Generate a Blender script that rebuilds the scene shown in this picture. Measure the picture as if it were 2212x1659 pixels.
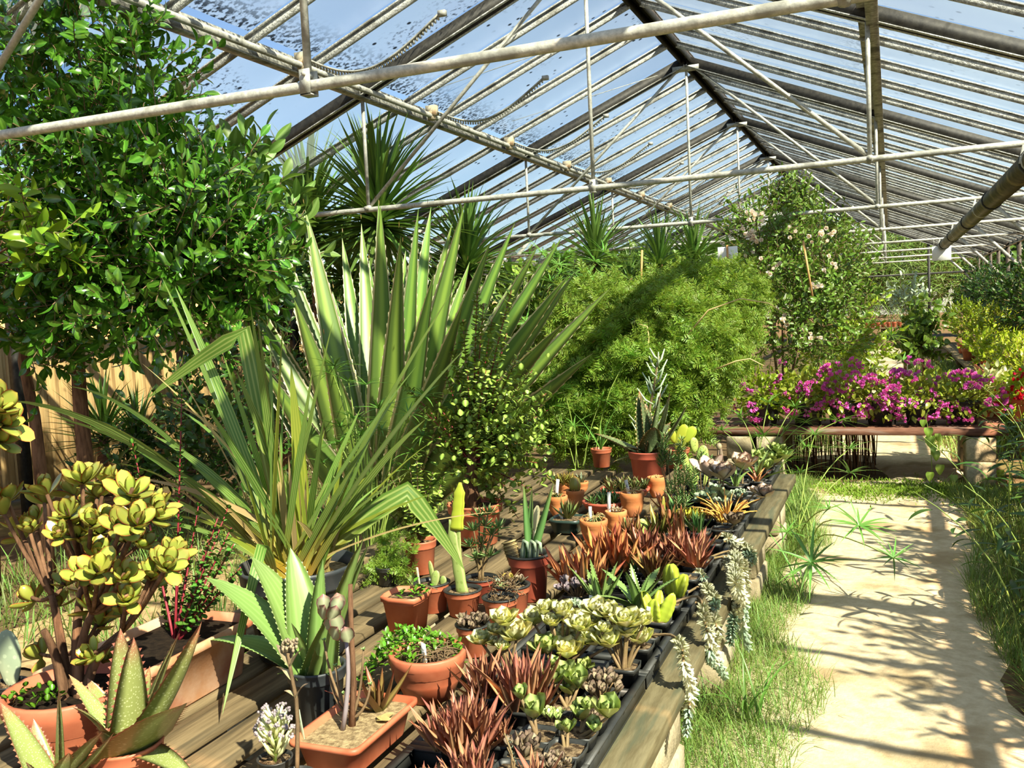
import bpy, math, random
import numpy as np
from mathutils import Vector, Matrix
for o in list(bpy.data.objects): bpy.data.objects.remove(o)
SC = bpy.context.scene
COL = SC.collection
R = random.Random(11)
PI = math.pi
# ---------------------------------------------------------------- camera
FPX, CX, CY, H = 2030.0, 1106.0, 829.5, 1.6
YAW, PITCH, ROLL = math.radians(22.1167), math.radians(4.3657), 0.048
Fw = Vector((-math.sin(YAW)*math.cos(PITCH), math.cos(YAW)*math.cos(PITCH), -math.sin(PITCH)))
R0 = Vector((math.cos(YAW), math.sin(YAW), 0)); U0 = R0.cross(Fw)
Rt = R0*math.cos(ROLL) - U0*math.sin(ROLL); Up = R0*math.sin(ROLL) + U0*math.cos(ROLL)
cam = bpy.data.cameras.new('camera'); cam.sensor_width = 36.0; cam.lens = 36.0*FPX/2212.0
cam.clip_start = 0.05; cam.clip_end = 300
camo = bpy.data.objects.new('camera', cam); COL.objects.link(camo)
camo.matrix_world = Matrix(((Rt.x, Up.x, -Fw.x, 0), (Rt.y, Up.y, -Fw.y, 0), (Rt.z, Up.z, -Fw.z, H), (0, 0, 0, 1)))
SC.camera = camo
CAM = Vector((0, 0, H))
# ---------------------------------------------------------------- light
SUN_EL, SUN_AZ = math.radians(43.6), math.atan2(-0.60, 0.86)      # direction towards the sun
sd = Vector((math.cos(SUN_EL)*math.cos(SUN_AZ), math.cos(SUN_EL)*math.sin(SUN_AZ), math.sin(SUN_EL)))
w = bpy.data.worlds.new('sky'); SC.world = w; w.use_nodes = True
nt = w.node_tree; nt.nodes.clear()
sky = nt.nodes.new('ShaderNodeTexSky'); sky.sky_type = 'NISHITA'; sky.sun_disc = False
sky.sun_elevation = SUN_EL; sky.sun_rotation = math.atan2(sd.x, sd.y); sky.altitude = 100
sky.air_density = 1.0; sky.dust_density = 0.25; sky.ozone_density = 3.0
bg = nt.nodes.new('ShaderNodeBackground'); bg.inputs[1].default_value = 0.15
wo = nt.nodes.new('ShaderNodeOutputWorld')
nt.links.new(sky.outputs[0], bg.inputs[0]); nt.links.new(bg.outputs[0], wo.inputs[0])
sl = bpy.data.lights.new('sun', 'SUN'); sl.energy = 18.5; sl.angle = 0.011; sl.color = (1.0, 0.82, 0.60)
slo = bpy.data.objects.new('sun', sl); COL.objects.link(slo)
slo.rotation_euler = (-sd).to_track_quat('-Z', 'Y').to_euler(); slo.location = (6, -4, 12)
SC.view_settings.view_transform = 'Standard'; SC.view_settings.look = 'None'
SC.view_settings.gamma = 1.0; SC.view_settings.use_curve_mapping = False
SC.view_settings.exposure = 0.18

# ---------------------------------------------------------------- helpers
def P(px, py, X=None, Y=None, Z=None):
    r = Fw + Rt*((px-CX)/FPX) - Up*((py-CY)/FPX)
    t = X/r.x if X is not None else Y/r.y if Y is not None else (Z-H)/r.z
    return CAM + r*t
def depth(p): return (Vector(p)-CAM).dot(Fw)
def mpp(p): return depth(p)/FPX                 # metres per photo pixel at p
def hexc(h):
    h = h.lstrip('#'); c = [int(h[i:i+2], 16)/255 for i in (0, 2, 4)]
    return tuple((x/12.92 if x <= 0.04045 else ((x+0.055)/1.055)**2.4) for x in c)+(1.0,)
# geometry = (V, F, UV): all quads, one uv per vertex
def gridgeo(A, uv=None, closeu=False):
    A = np.asarray(A, float); n, m = A.shape[:2]
    V = A.reshape(-1, 3)
    if uv is None:
        uu, vv = np.meshgrid(np.linspace(0.02, 0.98, m), np.linspace(0.02, 0.98, n)); uv = np.stack([uu, vv], -1)
    F = []
    for i in range(n-1):
        for j in range(m if closeu else m-1):
            k = (j+1) % m
            F.append((i*m+j, i*m+k, (i+1)*m+k, (i+1)*m+j))
    return V, np.array(F, int), np.asarray(uv, float).reshape(-1, 2)
def join(gs):
    Vs, Fs, Us, o = [], [], [], 0
    for V, F, U in gs:
        Vs.append(V); Fs.append(F+o); Us.append(U); o += len(V)
    return np.concatenate(Vs), np.concatenate(Fs), np.concatenate(Us)
def xf(g, M):
    M = np.array(M); V = g[0] @ M[:3, :3].T + M[:3, 3]
    return V, g[1], g[2]
def merge(g, mats, ids=None):
    V, F, U = g; k = len(mats)
    M = np.array([np.array(m) for m in mats]) if not isinstance(mats, np.ndarray) else mats
    VV = np.einsum('kij,nj->kni', M[:, :3, :3], V) + M[:, None, :3, 3]
    FF = F[None]+(np.arange(k)*len(V))[:, None, None]
    UU = np.repeat(U[None], k, 0).copy()
    if ids is None: ids = np.array([R.randrange(12) for _ in range(k)])
    UU[:, :, 0] += np.asarray(ids)[:, None]
    return VV.reshape(-1, 3), FF.reshape(-1, 4), UU.reshape(-1, 2)
def box(x0, x1, y0, y1, z0, z1):
    V = np.array([(x0, y0, z0), (x1, y0, z0), (x1, y1, z0), (x0, y1, z0), (x0, y0, z1), (x1, y0, z1), (x1, y1, z1), (x0, y1, z1)], float)
    F = np.array([(3, 2, 1, 0), (4, 5, 6, 7), (0, 1, 5, 4), (1, 2, 6, 5), (2, 3, 7, 6), (3, 0, 4, 7)])
    U = np.array([(0, 0), (1, 0), (1, 1), (0, 1)]*2, float)*0.96+0.02
    return V, F, U
def bbox(x0, x1, y0, y1, z0, z1, b=0.004):
    # box with chamfered edges: stacked rings
    def ring(z, i):
        return [(x0+i+b, y0+i, z), (x1-i-b, y0+i, z), (x1-i, y0+i+b, z), (x1-i, y1-i-b, z), (x1-i-b, y1-i, z), (x0+i+b, y1-i, z), (x0+i, y1-i-b, z), (x0+i, y0+i+b, z)]
    cx, cy = (x0+x1)/2, (y0+y1)/2
    A = [[(cx, cy, z0)]*8, ring(z0, b), ring(z0+b, 0), ring(z1-b, 0), ring(z1, b), [(cx, cy, z1)]*8]
    return gridgeo(A, closeu=True)
def obox(p, q, wd, ht, up=(0, 0, 1)):
    p, q = Vector(p), Vector(q); d = (q-p); L = d.length; d.normalize()
    s = d.cross(Vector(up)).normalized(); u = s.cross(d)
    M = Matrix(((s.x, d.x, u.x, p.x), (s.y, d.y, u.y, p.y), (s.z, d.z, u.z, p.z), (0, 0, 0, 1)))
    return xf(box(-wd/2, wd/2, 0, L, -ht/2, ht/2), M)
def frames(pts):
    pts = [Vector(p) for p in pts]; out = []
    ref = Vector((0, 0, 1))
    for i, p in enumerate(pts):
        d = (pts[min(i+1, len(pts)-1)]-pts[max(i-1, 0)])
        d = d.normalized() if d.length > 1e-9 else Vector((0, 0, 1))
        if abs(d.dot(ref)) > 0.97: ref = Vector((1, 0, 0.01)).normalized()
        s = ref.cross(d).normalized(); u = d.cross(s); ref = u
        out.append((p, d, s, u))
    return out
def tube(pts, r, n=6, cap=True):
    fr = frames(pts); k = len(fr)
    rr = [r]*k if not hasattr(r, '__len__') else list(r)
    A = []
    for i, (p, d, s, u) in enumerate(fr):
        A.append([tuple(p+(s*math.cos(2*PI*j/n)+u*math.sin(2*PI*j/n))*rr[i]) for j in range(n)])
    if cap:
        A = [[tuple(fr[0][0])]*n]+A+[[tuple(fr[-1][0])]*n]
    return gridgeo(A, closeu=True)
def lathe(prof, n=20, sq=0.0, ax=1.0, ay=1.0):
    A = []
    for r, z in prof:
        row = []
        for j in range(n):
            a = 2*PI*j/n; c, s = math.cos(a), math.sin(a)
            f = 1.0
            if sq: f = 1/((abs(c)**sq+abs(s)**sq)**(1/sq))
            row.append((r*f*c*ax, r*f*s*ay, z))
        A.append(row)
    return gridgeo(A, closeu=True)
def bez(p, c, q, n=8):
    p, c, q = Vector(p), Vector(c), Vector(q)
    return [p*(1-t)**2+c*(2*t*(1-t))+q*t*t for t in [i/n for i in range(n+1)]]
def ellip(rx, ry, rz, n=6, m=8):
    A = []
    for i in range(n+1):
        a = -PI/2+PI*i/n
        A.append([(rx*math.cos(a)*math.cos(2*PI*j/m), ry*math.cos(a)*math.sin(2*PI*j/m), rz*math.sin(a)) for j in range(m)])
    return gridgeo(A, closeu=True)
PROF = {
 'lance': lambda t: np.sin(PI*np.clip(t*0.93+0.05, 0, 1))**0.85,
 'ovate': lambda t: (np.sin(PI*np.clip(t, 0, 1)**0.8)**0.75)*0.98+0.02*(1-t),
 'spoon': lambda t: np.where(t < 0.6, 0.22+0.78*np.sin(PI/2*np.clip(t/0.6, 0, 1))**1.5, np.sqrt(np.clip(1-((t-0.6)/0.4)**2, 0, 1))),
 'aloe': lambda t: (1-t)**0.72*(1.0+0.28*t)+0.004,
 'agave': lambda t: np.where(t < 0.42, 0.62+0.38*np.sin(PI/2*t/0.42), np.clip(1-((t-0.42)/0.58), 0, 1)**0.85)+0.006,
 'strap': lambda t: np.minimum(1, 0.55+t*2.0)*np.clip((1-t)/0.45, 0, 1)**0.7+0.004,
 'blade': lambda t: np.minimum(1, 0.5+t*3)*(1-t)**0.8+0.01,
 'round': lambda t: np.sqrt(np.clip(1-(2*t-1)**2, 0, 1))+0.02,
 'heart': lambda t: np.where(t < 0.3, 0.75+0.25*np.sin(PI/2*t/0.3), np.clip((1-t)/0.7, 0, 1)**0.7),
}
def leafgeo(L, W, n=6, m=2, curve=0.4, fold=0.2, prof='lance', thick=0.0, teeth=0, toothlen=0.006, cexp=1.3, pleat=0.0, kink=None, side=0.0):
    """leaf growing along +Z, bending towards +X, upper face towards -X"""
    t = np.linspace(0, 1, n+1); a = curve*t**cexp
    if kink: a = a+np.where(t > kink[0], kink[1], 0.0)
    dl = L/n
    x = np.concatenate([[0], np.cumsum(np.sin((a[1:]+a[:-1])/2)*dl)])
    z = np.concatenate([[0], np.cumsum(np.cos((a[1:]+a[:-1])/2)*dl)])
    wd = PROF[prof](t)*W/2
    yo = side*L*t**2
    cols = 2*m+1 if m > 1 else 3
    s = np.linspace(-1, 1, cols)
    nx, nz = -np.cos(a), np.sin(a)
    def surf(off):
        A = np.zeros((n+1, cols, 3)); 
        zig = (np.arange(cols) % 2)*pleat
        for j in range(cols):
            h = (fold*s[j]**2-zig[j]*W*0.5/np.maximum(wd, 1e-5)*0)*wd + off*(1-s[j]**2)*wd*thick - pleat*wd*(j % 2)
            A[:, j, 0] = x+nx*h; A[:, j, 1] = yo+s[j]*wd; A[:, j, 2] = z+nz*h
        return A
    uu, vv = np.meshgrid(s*0.48+0.5, t*0.96+0.02); uv = np.stack([uu, vv], -1)
    if thick > 0:
        A = np.concatenate([surf(0.35), surf(-1.0)[:, ::-1]], 1); uv = np.concatenate([uv, uv[:, ::-1]], 1)
        g = gridgeo(A, uv, closeu=True)
    else:
        g = gridgeo(surf(0), uv)
    if teeth:
        Vs, Fs, Us = [g[0]], [g[1]], [g[2]]; o = len(g[0])
        for k in range(teeth):
            for sg in (-1, 1):
                tt = 0.06+0.84*(k+0.5*(sg > 0))/teeth
                e = 0.5*0.84/teeth*0.5
                def pt(q):
                    return np.array([np.interp(q, t, x)+np.interp(q, t, nx)*fold*np.interp(q, t, wd), np.interp(q, t, yo)+sg*np.interp(q, t, wd), np.interp(q, t, z)+np.interp(q, t, nz)*fold*np.interp(q, t, wd)])
                p0, p1 = pt(tt-e), pt(tt+e); tp = pt(tt+e*0.6)+np.array([0, sg*toothlen, 0])
                Vs.append(np.array([p0, p1, tp, tp+(p0-p1)*0.05])); Fs.append(np.array([[0, 1, 2, 3]])+o)
                Us.append(np.array([[0.995 if sg > 0 else 0.005, tt]]*4)); o += 4
        g = np.concatenate(Vs), np.concatenate(Fs), np.concatenate(Us)
    return g
def mk(name, g, m, smooth=True):
    V, F, U = g
    me = bpy.data.meshes.new(name)
    me.vertices.add(len(V)); me.vertices.foreach_set('co', np.ascontiguousarray(V, dtype=np.float32).ravel())
    F = np.ascontiguousarray(F, dtype=np.int32)
    me.loops.add(F.size); me.loops.foreach_set('vertex_index', F.ravel())
    me.polygons.add(len(F)); me.polygons.foreach_set('loop_start', np.arange(0, F.size, 4, dtype=np.int32))
    me.polygons.foreach_set('loop_total', np.full(len(F), 4, dtype=np.int32))
    if smooth: me.polygons.foreach_set('use_smooth', np.ones(len(F), dtype=bool))
    uvl = me.uv_layers.new(name='UVMap')
    uvl.data.foreach_set('uv', np.ascontiguousarray(U[F.ravel()], dtype=np.float32).ravel())
    me.materials.append(m); me.update(); me.validate()
    return me
def obm(name, me, parent=None, M=None, loc=None):
    o = bpy.data.objects.new(name, me); COL.objects.link(o)
    if parent is not None: o.parent = parent
    if M is not None: o.matrix_basis = M
    elif loc is not None: o.location = loc
    return o
def ob(name, g, m, parent=None, M=None, loc=None, smooth=True): return obm(name, mk(name, g, m, smooth), parent, M, loc)
def tag(o, label, cat=None, group=None, kind=None):
    if label: o['label'] = label
    if cat: o['category'] = cat
    if group: o['group'] = group
    if kind: o['kind'] = kind
    return o
def thing(name, label, cat, loc=(0, 0, 0), group=None, rz=0):
    o = bpy.data.objects.new(name, None); COL.objects.link(o); o.location = loc; o.rotation_euler = (0, 0, rz)
    o.empty_display_size = 0.05
    return tag(o, label, cat, group)
def struct(o): o['kind'] = 'structure'; return o
def stuff(o): o['kind'] = 'stuff'; return o
def lm(pos, az, tilt, s=1.0, roll=0.0, sw=None):
    S = Matrix.Diagonal((s, s if sw is None else sw, s, 1))
    return Matrix.Translation(Vector(pos)) @ Matrix.Rotation(az, 4, 'Z') @ Matrix.Rotation(tilt, 4, 'Y') @ Matrix.Rotation(roll, 4, 'Z') @ S
def ld(pos, d, s=1.0, roll=0.0):
    d = Vector(d).normalized(); az = math.atan2(d.y, d.x); tilt = math.acos(max(-1, min(1, d.z)))
    return lm(pos, az, tilt, s, roll)
def rv(s=1.0): return Vector((R.uniform(-s, s), R.uniform(-s, s), R.uniform(-s, s)))

# ---------------------------------------------------------------- materials
def newmat(name):
    m = bpy.data.materials.new(name); m.use_nodes = True; m.node_tree.nodes.clear()
    return m, m.node_tree, m.node_tree.nodes, m.node_tree.links
def mathn(nt, op, a, b=None, c=None):
    n = nt.nodes.new('ShaderNodeMath'); n.operation = op
    for i, x in enumerate((a, b, c)):
        if x is None: continue
        if isinstance(x, (int, float)): n.inputs[i].default_value = x
        else: nt.links.new(x, n.inputs[i])
    return n.outputs[0]
def mixc(nt, f, a, b, bt='MIX'):
    n = nt.nodes.new('ShaderNodeMix'); n.data_type = 'RGBA'; n.blend_type = bt
    for i, x in ((0, f), (6, a), (7, b)):
        if isinstance(x, (int, float)): n.inputs[i].default_value = x
        elif isinstance(x, tuple): n.inputs[i].default_value = x
        else: nt.links.new(x, n.inputs[i])
    return n.outputs[2]
def sstep(nt, x, lo, hi):
    n = nt.nodes.new('ShaderNodeMapRange'); n.interpolation_type = 'SMOOTHSTEP'
    n.inputs[1].default_value = lo; n.inputs[2].default_value = hi; nt.links.new(x, n.inputs[0]); return n.outputs[0]
def lmat(name, base, tip=None, edge=None, edgew=0.14, tipat=0.6, mid=None, rough=0.42, tr=0.28, jit=0.4, hue=0.03, spots=None, ribs=None, spec=0.5, low=None, sscale=(3, 14)):
    m, nt, N, L = newmat(name)
    uv = N.new('ShaderNodeUVMap'); sp = N.new('ShaderNodeSeparateXYZ'); L.new(uv.outputs[0], sp.inputs[0])
    u, v = sp.outputs[0], sp.outputs[1]
    fu = mathn(nt, 'FRACT', u); iu = mathn(nt, 'FLOOR', u)
    oi = N.new('ShaderNodeObjectInfo')
    wn = N.new('ShaderNodeTexWhiteNoise'); wn.noise_dimensions = '1D'
    L.new(mathn(nt, 'ADD', mathn(nt, 'MULTIPLY', iu, 7.31), mathn(nt, 'MULTIPLY', oi.outputs['Random'], 91.7)), wn.inputs['W'])
    rnd = wn.outputs['Value']
    col = hexc(base)
    if low: col = mixc(nt, sstep(nt, v, 0.02, 0.35), hexc(low), col)
    if tip: col = mixc(nt, sstep(nt, v, tipat, 1.0), col, hexc(tip))
    ed = mathn(nt, 'MULTIPLY', mathn(nt, 'ABSOLUTE', mathn(nt, 'SUBTRACT', fu, 0.5)), 2.0)
    if mid: col = mixc(nt, sstep(nt, ed, 0.42, 0.08), col, hexc(mid))
    if ribs:
        wv = mathn(nt, 'SINE', mathn(nt, 'MULTIPLY', fu, ribs[1]*6.2832))
        col = mixc(nt, mathn(nt, 'MULTIPLY', sstep(nt, wv, 0.0, 0.9), ribs[2]), col, hexc(ribs[0]))
    if spots:
        mp = N.new('ShaderNodeCombineXYZ'); L.new(mathn(nt, 'MULTIPLY', fu, sscale[0]), mp.inputs[0]); L.new(mathn(nt, 'MULTIPLY', v, sscale[1]), mp.inputs[1])
        L.new(mathn(nt, 'MULTIPLY', rnd, 20), mp.inputs[2])
        vo = N.new('ShaderNodeTexVoronoi'); L.new(mp.outputs[0], vo.inputs['Vector']); vo.inputs['Scale'].default_value = 1.6
        col = mixc(nt, mathn(nt, 'MULTIPLY', sstep(nt, vo.outputs['Distance'], 0.34, 0.2), 0.85), col, hexc(spots))
    if edge: col = mixc(nt, sstep(nt, ed, 1-edgew-0.05, 1-edgew+0.03), col, hexc(edge))
    hs = N.new('ShaderNodeHueSaturation')
    L.new(mathn(nt, 'ADD', 0.5-hue/2, mathn(nt, 'MULTIPLY', rnd, hue)), hs.inputs['Hue'])
    L.new(mathn(nt, 'ADD', 1-jit*0.5, mathn(nt, 'MULTIPLY', rnd, jit)), hs.inputs['Value'])
    if isinstance(col, tuple): hs.inputs['Color'].default_value = col
    else: L.new(col, hs.inputs['Color'])
    c = hs.outputs[0]
    b = N.new('ShaderNodeBsdfPrincipled'); L.new(c, b.inputs['Base Color']); b.inputs['Roughness'].default_value = rough
    b.inputs['Specular IOR Level'].default_value = spec
    out = N.new('ShaderNodeOutputMaterial')
    if tr > 0:
        tl = N.new('ShaderNodeBsdfTranslucent'); L.new(mixc(nt, 0.6, c, mixc(nt, 1.0, c, (1.0, 0.95, 0.35, 1), 'MULTIPLY')), tl.inputs[0])
        mx = N.new('ShaderNodeMixShader'); mx.inputs[0].default_value = tr
        L.new(b.outputs[0], mx.inputs[1]); L.new(tl.outputs[0], mx.inputs[2]); L.new(mx.outputs[0], out.inputs[0])
    else: L.new(b.outputs[0], out.inputs[0])
    return m
def nmat(name, c1, c2, scale=8, rough=0.7, stretch=(1, 1, 1), bump=0.1, metal=0.0, detail=6, c3=None, s3=1.5, lo=0.3, hi=0.7, spec=0.4, coord='Object'):
    m, nt, N, L = newmat(name)
    tc = N.new('ShaderNodeTexCoord'); mp = N.new('ShaderNodeMapping'); mp.inputs['Scale'].default_value = stretch
    if coord == 'World':
        ge = N.new('ShaderNodeNewGeometry'); L.new(ge.outputs['Position'], mp.inputs[0])
    else: L.new(tc.outputs[coord], mp.inputs[0])
    nz = N.new('ShaderNodeTexNoise'); nz.inputs['Scale'].default_value = scale; nz.inputs['Detail'].default_value = detail; nz.inputs['Roughness'].default_value = 0.65
    L.new(mp.outputs[0], nz.inputs['Vector'])
    f = sstep(nt, nz.outputs[0], lo, hi)
    col = mixc(nt, f, hexc(c1), hexc(c2))
    if c3:
        n3 = N.new('ShaderNodeTexNoise'); n3.inputs['Scale'].default_value = s3; n3.inputs['Detail'].default_value = 4; L.new(mp.outputs[0], n3.inputs['Vector'])
        col = mixc(nt, mathn(nt, 'MULTIPLY', sstep(nt, n3.outputs[0], 0.5, 0.68), 0.8), col, hexc(c3))
    oi = N.new('ShaderNodeObjectInfo'); hs = N.new('ShaderNodeHueSaturation')
    L.new(mathn(nt, 'ADD', 0.88, mathn(nt, 'MULTIPLY', oi.outputs['Random'], 0.24)), hs.inputs['Value']); L.new(col, hs.inputs['Color'])
    b = N.new('ShaderNodeBsdfPrincipled'); L.new(hs.outputs[0], b.inputs['Base Color']); b.inputs['Roughness'].default_value = rough
    b.inputs['Metallic'].default_value = metal; b.inputs['Specular IOR Level'].default_value = spec
    if bump:
        bp = N.new('ShaderNodeBump'); bp.inputs['Strength'].default_value = bump; bp.inputs['Distance'].default_value = 0.02
        L.new(nz.outputs[0], bp.inputs['Height']); L.new(bp.outputs[0], b.inputs['Normal'])
    out = N.new('ShaderNodeOutputMaterial'); L.new(b.outputs[0], out.inputs[0])
    return m
def glassmat(name, dirt, haze):
    m, nt, N, L = newmat(name)
    ge = N.new('ShaderNodeNewGeometry')
    # the dirt: dots of black algae, denser in patches and along the lower pane edges
    vo = N.new('ShaderNodeTexVoronoi'); vo.inputs['Scale'].default_value = 7.5; L.new(ge.outputs['Position'], vo.inputs['Vector'])
    nz = N.new('ShaderNodeTexNoise'); nz.inputs['Scale'].default_value = 0.55; nz.inputs['Detail'].default_value = 5; L.new(ge.outputs['Position'], nz.inputs['Vector'])
    n2 = N.new('ShaderNodeTexNoise'); n2.inputs['Scale'].default_value = 26; n2.inputs['Detail'].default_value = 6; L.new(ge.outputs['Position'], n2.inputs['Vector'])
    dots = mathn(nt, 'MULTIPLY', sstep(nt, vo.outputs['Distance'], 0.20, 0.10), sstep(nt, nz.outputs[0], 0.46, 0.54))
    patch = mathn(nt, 'MULTIPLY', sstep(nt, n2.outputs[0], 0.52, 0.66), sstep(nt, nz.outputs[0], 0.57, 0.68))
    uv = N.new('ShaderNodeUVMap'); sp = N.new('ShaderNodeSeparateXYZ'); L.new(uv.outputs[0], sp.inputs[0])
    low = mathn(nt, 'MULTIPLY', sstep(nt, sp.outputs[1], 0.20, 0.0), sstep(nt, n2.outputs[0], 0.44, 0.60))
    d = mathn(nt, 'MULTIPLY', mathn(nt, 'MAXIMUM', mathn(nt, 'MAXIMUM', dots, patch), low), dirt)
    tr = N.new('ShaderNodeBsdfTransparent'); tr.inputs[0].default_value = (0.70, 0.83, 0.90, 1)
    tl = N.new('ShaderNodeBsdfTranslucent'); tl.inputs[0].default_value = (0.50, 0.62, 0.68, 1)
    gl = N.new('ShaderNodeBsdfGlossy'); gl.inputs['Roughness'].default_value = 0.28; gl.inputs[0].default_value = (0.8, 0.86, 0.9, 1)
    bp = N.new('ShaderNodeBump'); bp.inputs['Strength'].default_value = 0.15; bp.inputs['Distance'].default_value = 0.01; L.new(n2.outputs[0], bp.inputs['Height']); L.new(bp.outputs[0], gl.inputs['Normal'])
    dk = N.new('ShaderNodeBsdfDiffuse'); dk.inputs[0].default_value = (0.012, 0.013, 0.009, 1)
    hz = mathn(nt, 'MULTIPLY', mathn(nt, 'ADD', 0.6, mathn(nt, 'MULTIPLY', nz.outputs[0], 0.8)), haze)
    a = N.new('ShaderNodeMixShader'); L.new(hz, a.inputs[0]); L.new(tr.outputs[0], a.inputs[1]); L.new(tl.outputs[0], a.inputs[2])
    lw = N.new('ShaderNodeLayerWeight'); lw.inputs['Blend'].default_value = 0.5
    b = N.new('ShaderNodeMixShader'); L.new(mathn(nt, 'ADD', 0.05, mathn(nt, 'MULTIPLY', mathn(nt, 'POWER', lw.outputs['Facing'], 3.0), 0.55)), b.inputs[0]); L.new(a.outputs[0], b.inputs[1]); L.new(gl.outputs[0], b.inputs[2])
    c = N.new('ShaderNodeMixShader'); L.new(d, c.inputs[0]); L.new(b.outputs[0], c.inputs[1]); L.new(dk.outputs[0], c.inputs[2])
    out = N.new('ShaderNodeOutputMaterial'); L.new(c.outputs[0], out.inputs[0])
    return m
M = {}
M['sand'] = nmat('sand', 'c2ae8a', 'd8c6a2', 22, 0.95, bump=0.45, c3='a08862', s3=2.3, spec=0.1)
M['shadedsand'] = nmat('shaded_sandy_soil', '8c7450', 'b49a70', 12, 0.95, bump=0.5, c3='6a5c38', s3=1.8, spec=0.1)  # sandy ground darkened to stand in for the tree's shade
M['soil'] = nmat('soil', '4a3a28', '6e5a40', 9, 0.95, bump=0.5, c3='5c5a34', s3=1.2, spec=0.1)
M['potsoil'] = nmat('potsoil', '3a2c20', '8a7558', 70, 0.95, bump=0.6, spec=0.1, lo=0.4, hi=0.62)
M['drysoil'] = nmat('drysoil', '6d5a40', 'b39c74', 60, 0.95, bump=0.6, spec=0.1)
M['darksoil'] = nmat('darksoil', '17110c', '2e241a', 40, 0.95, bump=0.6, spec=0.1)
M['wood'] = nmat('weathered_wood', '5c4e37', '827052', 3.0, 0.85, stretch=(14, 0.8, 14), bump=0.25, c3='4f4634', s3=2.2, spec=0.2)
M['greywood'] = nmat('grey_board', '554c33', '736a4e', 4.0, 0.8, stretch=(9, 1.2, 9), bump=0.15, c3='4b4f3c', s3=2.5, spec=0.25)
M['fence'] = nmat('pine_fence', 'b08d5a', 'cfae78', 2.5, 0.8, stretch=(10, 10, 0.7), bump=0.12, c3='8f6e42', s3=2.0, spec=0.2)
M['brownbeam'] = nmat('brown_beam', '5a3a2c', '7c5644', 5, 0.8, stretch=(1, 8, 8), bump=0.2, c3='8a7a70', s3=2.0, spec=0.2)
M['block'] = nmat('concrete_block', 'a2957c', 'c2b496', 30, 0.95, bump=0.5, c3='8a7c5e', s3=3, spec=0.1)
M['galv'] = nmat('galvanised_steel', '9c9b91', 'c2c0b4', 40, 0.55, bump=0.15, metal=0.15, c3='7c7a70', s3=8, spec=0.5)
M['bars'] = nmat('dimpled_glazing_bar', '9a9a95', 'cccbc3', 60, 0.45, bump=0.7, metal=0.3, lo=0.4, hi=0.6, c3='6e6a5e', s3=5)
M['dirtybar'] = nmat('dirty_steel', '77756c', 'b0aea2', 25, 0.6, bump=0.2, metal=0.25, c3='3c3a34', s3=4)
M['darkshadesteel'] = nmat('dark_and_shaded_steel', '1f1d1a', '38352f', 20, 0.6, bump=0.1, metal=0.2)  # dark steel of ridge and posts; on rafters it paints the channel shade
M['pipe'] = nmat('brown_pipe', '3c3624', '574f34', 12, 0.5, bump=0.15, c3='8a7a4c', s3=3)
M['terracotta'] = nmat('terracotta_plastic', 'b86446', 'c87654', 6, 0.5, bump=0.03, c3='a24a2c', s3=5)
M['redpot'] = nmat('red_plastic_pot', 'b65844', 'c0624c', 5, 0.42, bump=0.02, c3='a8503c', s3=6)
M['clay'] = nmat('clay_pot', 'c77a45', 'd68c58', 9, 0.75, bump=0.06, c3='bd7450', s3=6, spec=0.2)
M['oldclay'] = nmat('old_clay', 'b98258', 'c9a284', 7, 0.8, bump=0.08, c3='a6583a', s3=5, spec=0.2)
M['black'] = nmat('black_plastic', '262726', '383936', 12, 0.45, bump=0.03, c3='3c3b36', s3=7)
M['greypot'] = nmat('dark_grey_plastic', '2d3134', '3c4042', 6, 0.5, bump=0.03, c3='4a4a46', s3=5)
M['bonsai'] = nmat('dark_glazed_ceramic', '22302c', '33443d', 6, 0.3, bump=0.03)
M['white'] = nmat('white_plastic', 'e6e6e0', 'f2f2ee', 5, 0.5, bump=0.0)
M['cream'] = nmat('cream_plastic', 'd8cfa0', 'e2dab0', 5, 0.6, bump=0.0)
M['ink'] = nmat('black_ink', '15151a', '1c1c22', 5, 0.6, bump=0.0)
M['bark'] = nmat('brown_bark', '4a3324', '7a5a42', 12, 0.9, stretch=(4, 4, 0.7), bump=0.4, c3='8e6a50', s3=5, spec=0.15)
M['redbark'] = nmat('red_stem', '7a1f2a', '8e2c34', 12, 0.5, bump=0.05)
M['greenstem'] = nmat('green_stem', '6f8436', '8a9c48', 14, 0.5, bump=0.05)
M['brownstem'] = nmat('brown_stem', '5c4830', '7e6648', 20, 0.8, bump=0.2)
M['greystem'] = nmat('succulent_stem', '8a7050', '74643c', 14, 0.7, bump=0.2)
M['straw'] = nmat('straw', 'b39a62', 'cdb57e', 20, 0.8, bump=0.1)
M['cane'] = nmat('bamboo_cane', 'b98a4e', 'cfa066', 12, 0.6, bump=0.05)
M['hairytrunk'] = nmat('yucca_trunk', '5a3a24', '8a6244', 26, 0.95, stretch=(1, 1, 2.5), bump=0.8, c3='3c2a1c', s3=9)
M['glassL'] = glassmat('greenhouse_glass', 0.95, 0.20)
M['glassR'] = glassmat('hazy_greenhouse_glass', 0.35, 0.16)
M['rubber'] = nmat('black_rubber', '18181a', '242426', 10, 0.7, bump=0.05)
M['whitewall'] = nmat('weathered_cladding', '6c6a5e', '8f8c7e', 4, 0.8, stretch=(4, 4, 0.6), bump=0.1, c3='4a4a40', s3=2)
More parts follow.
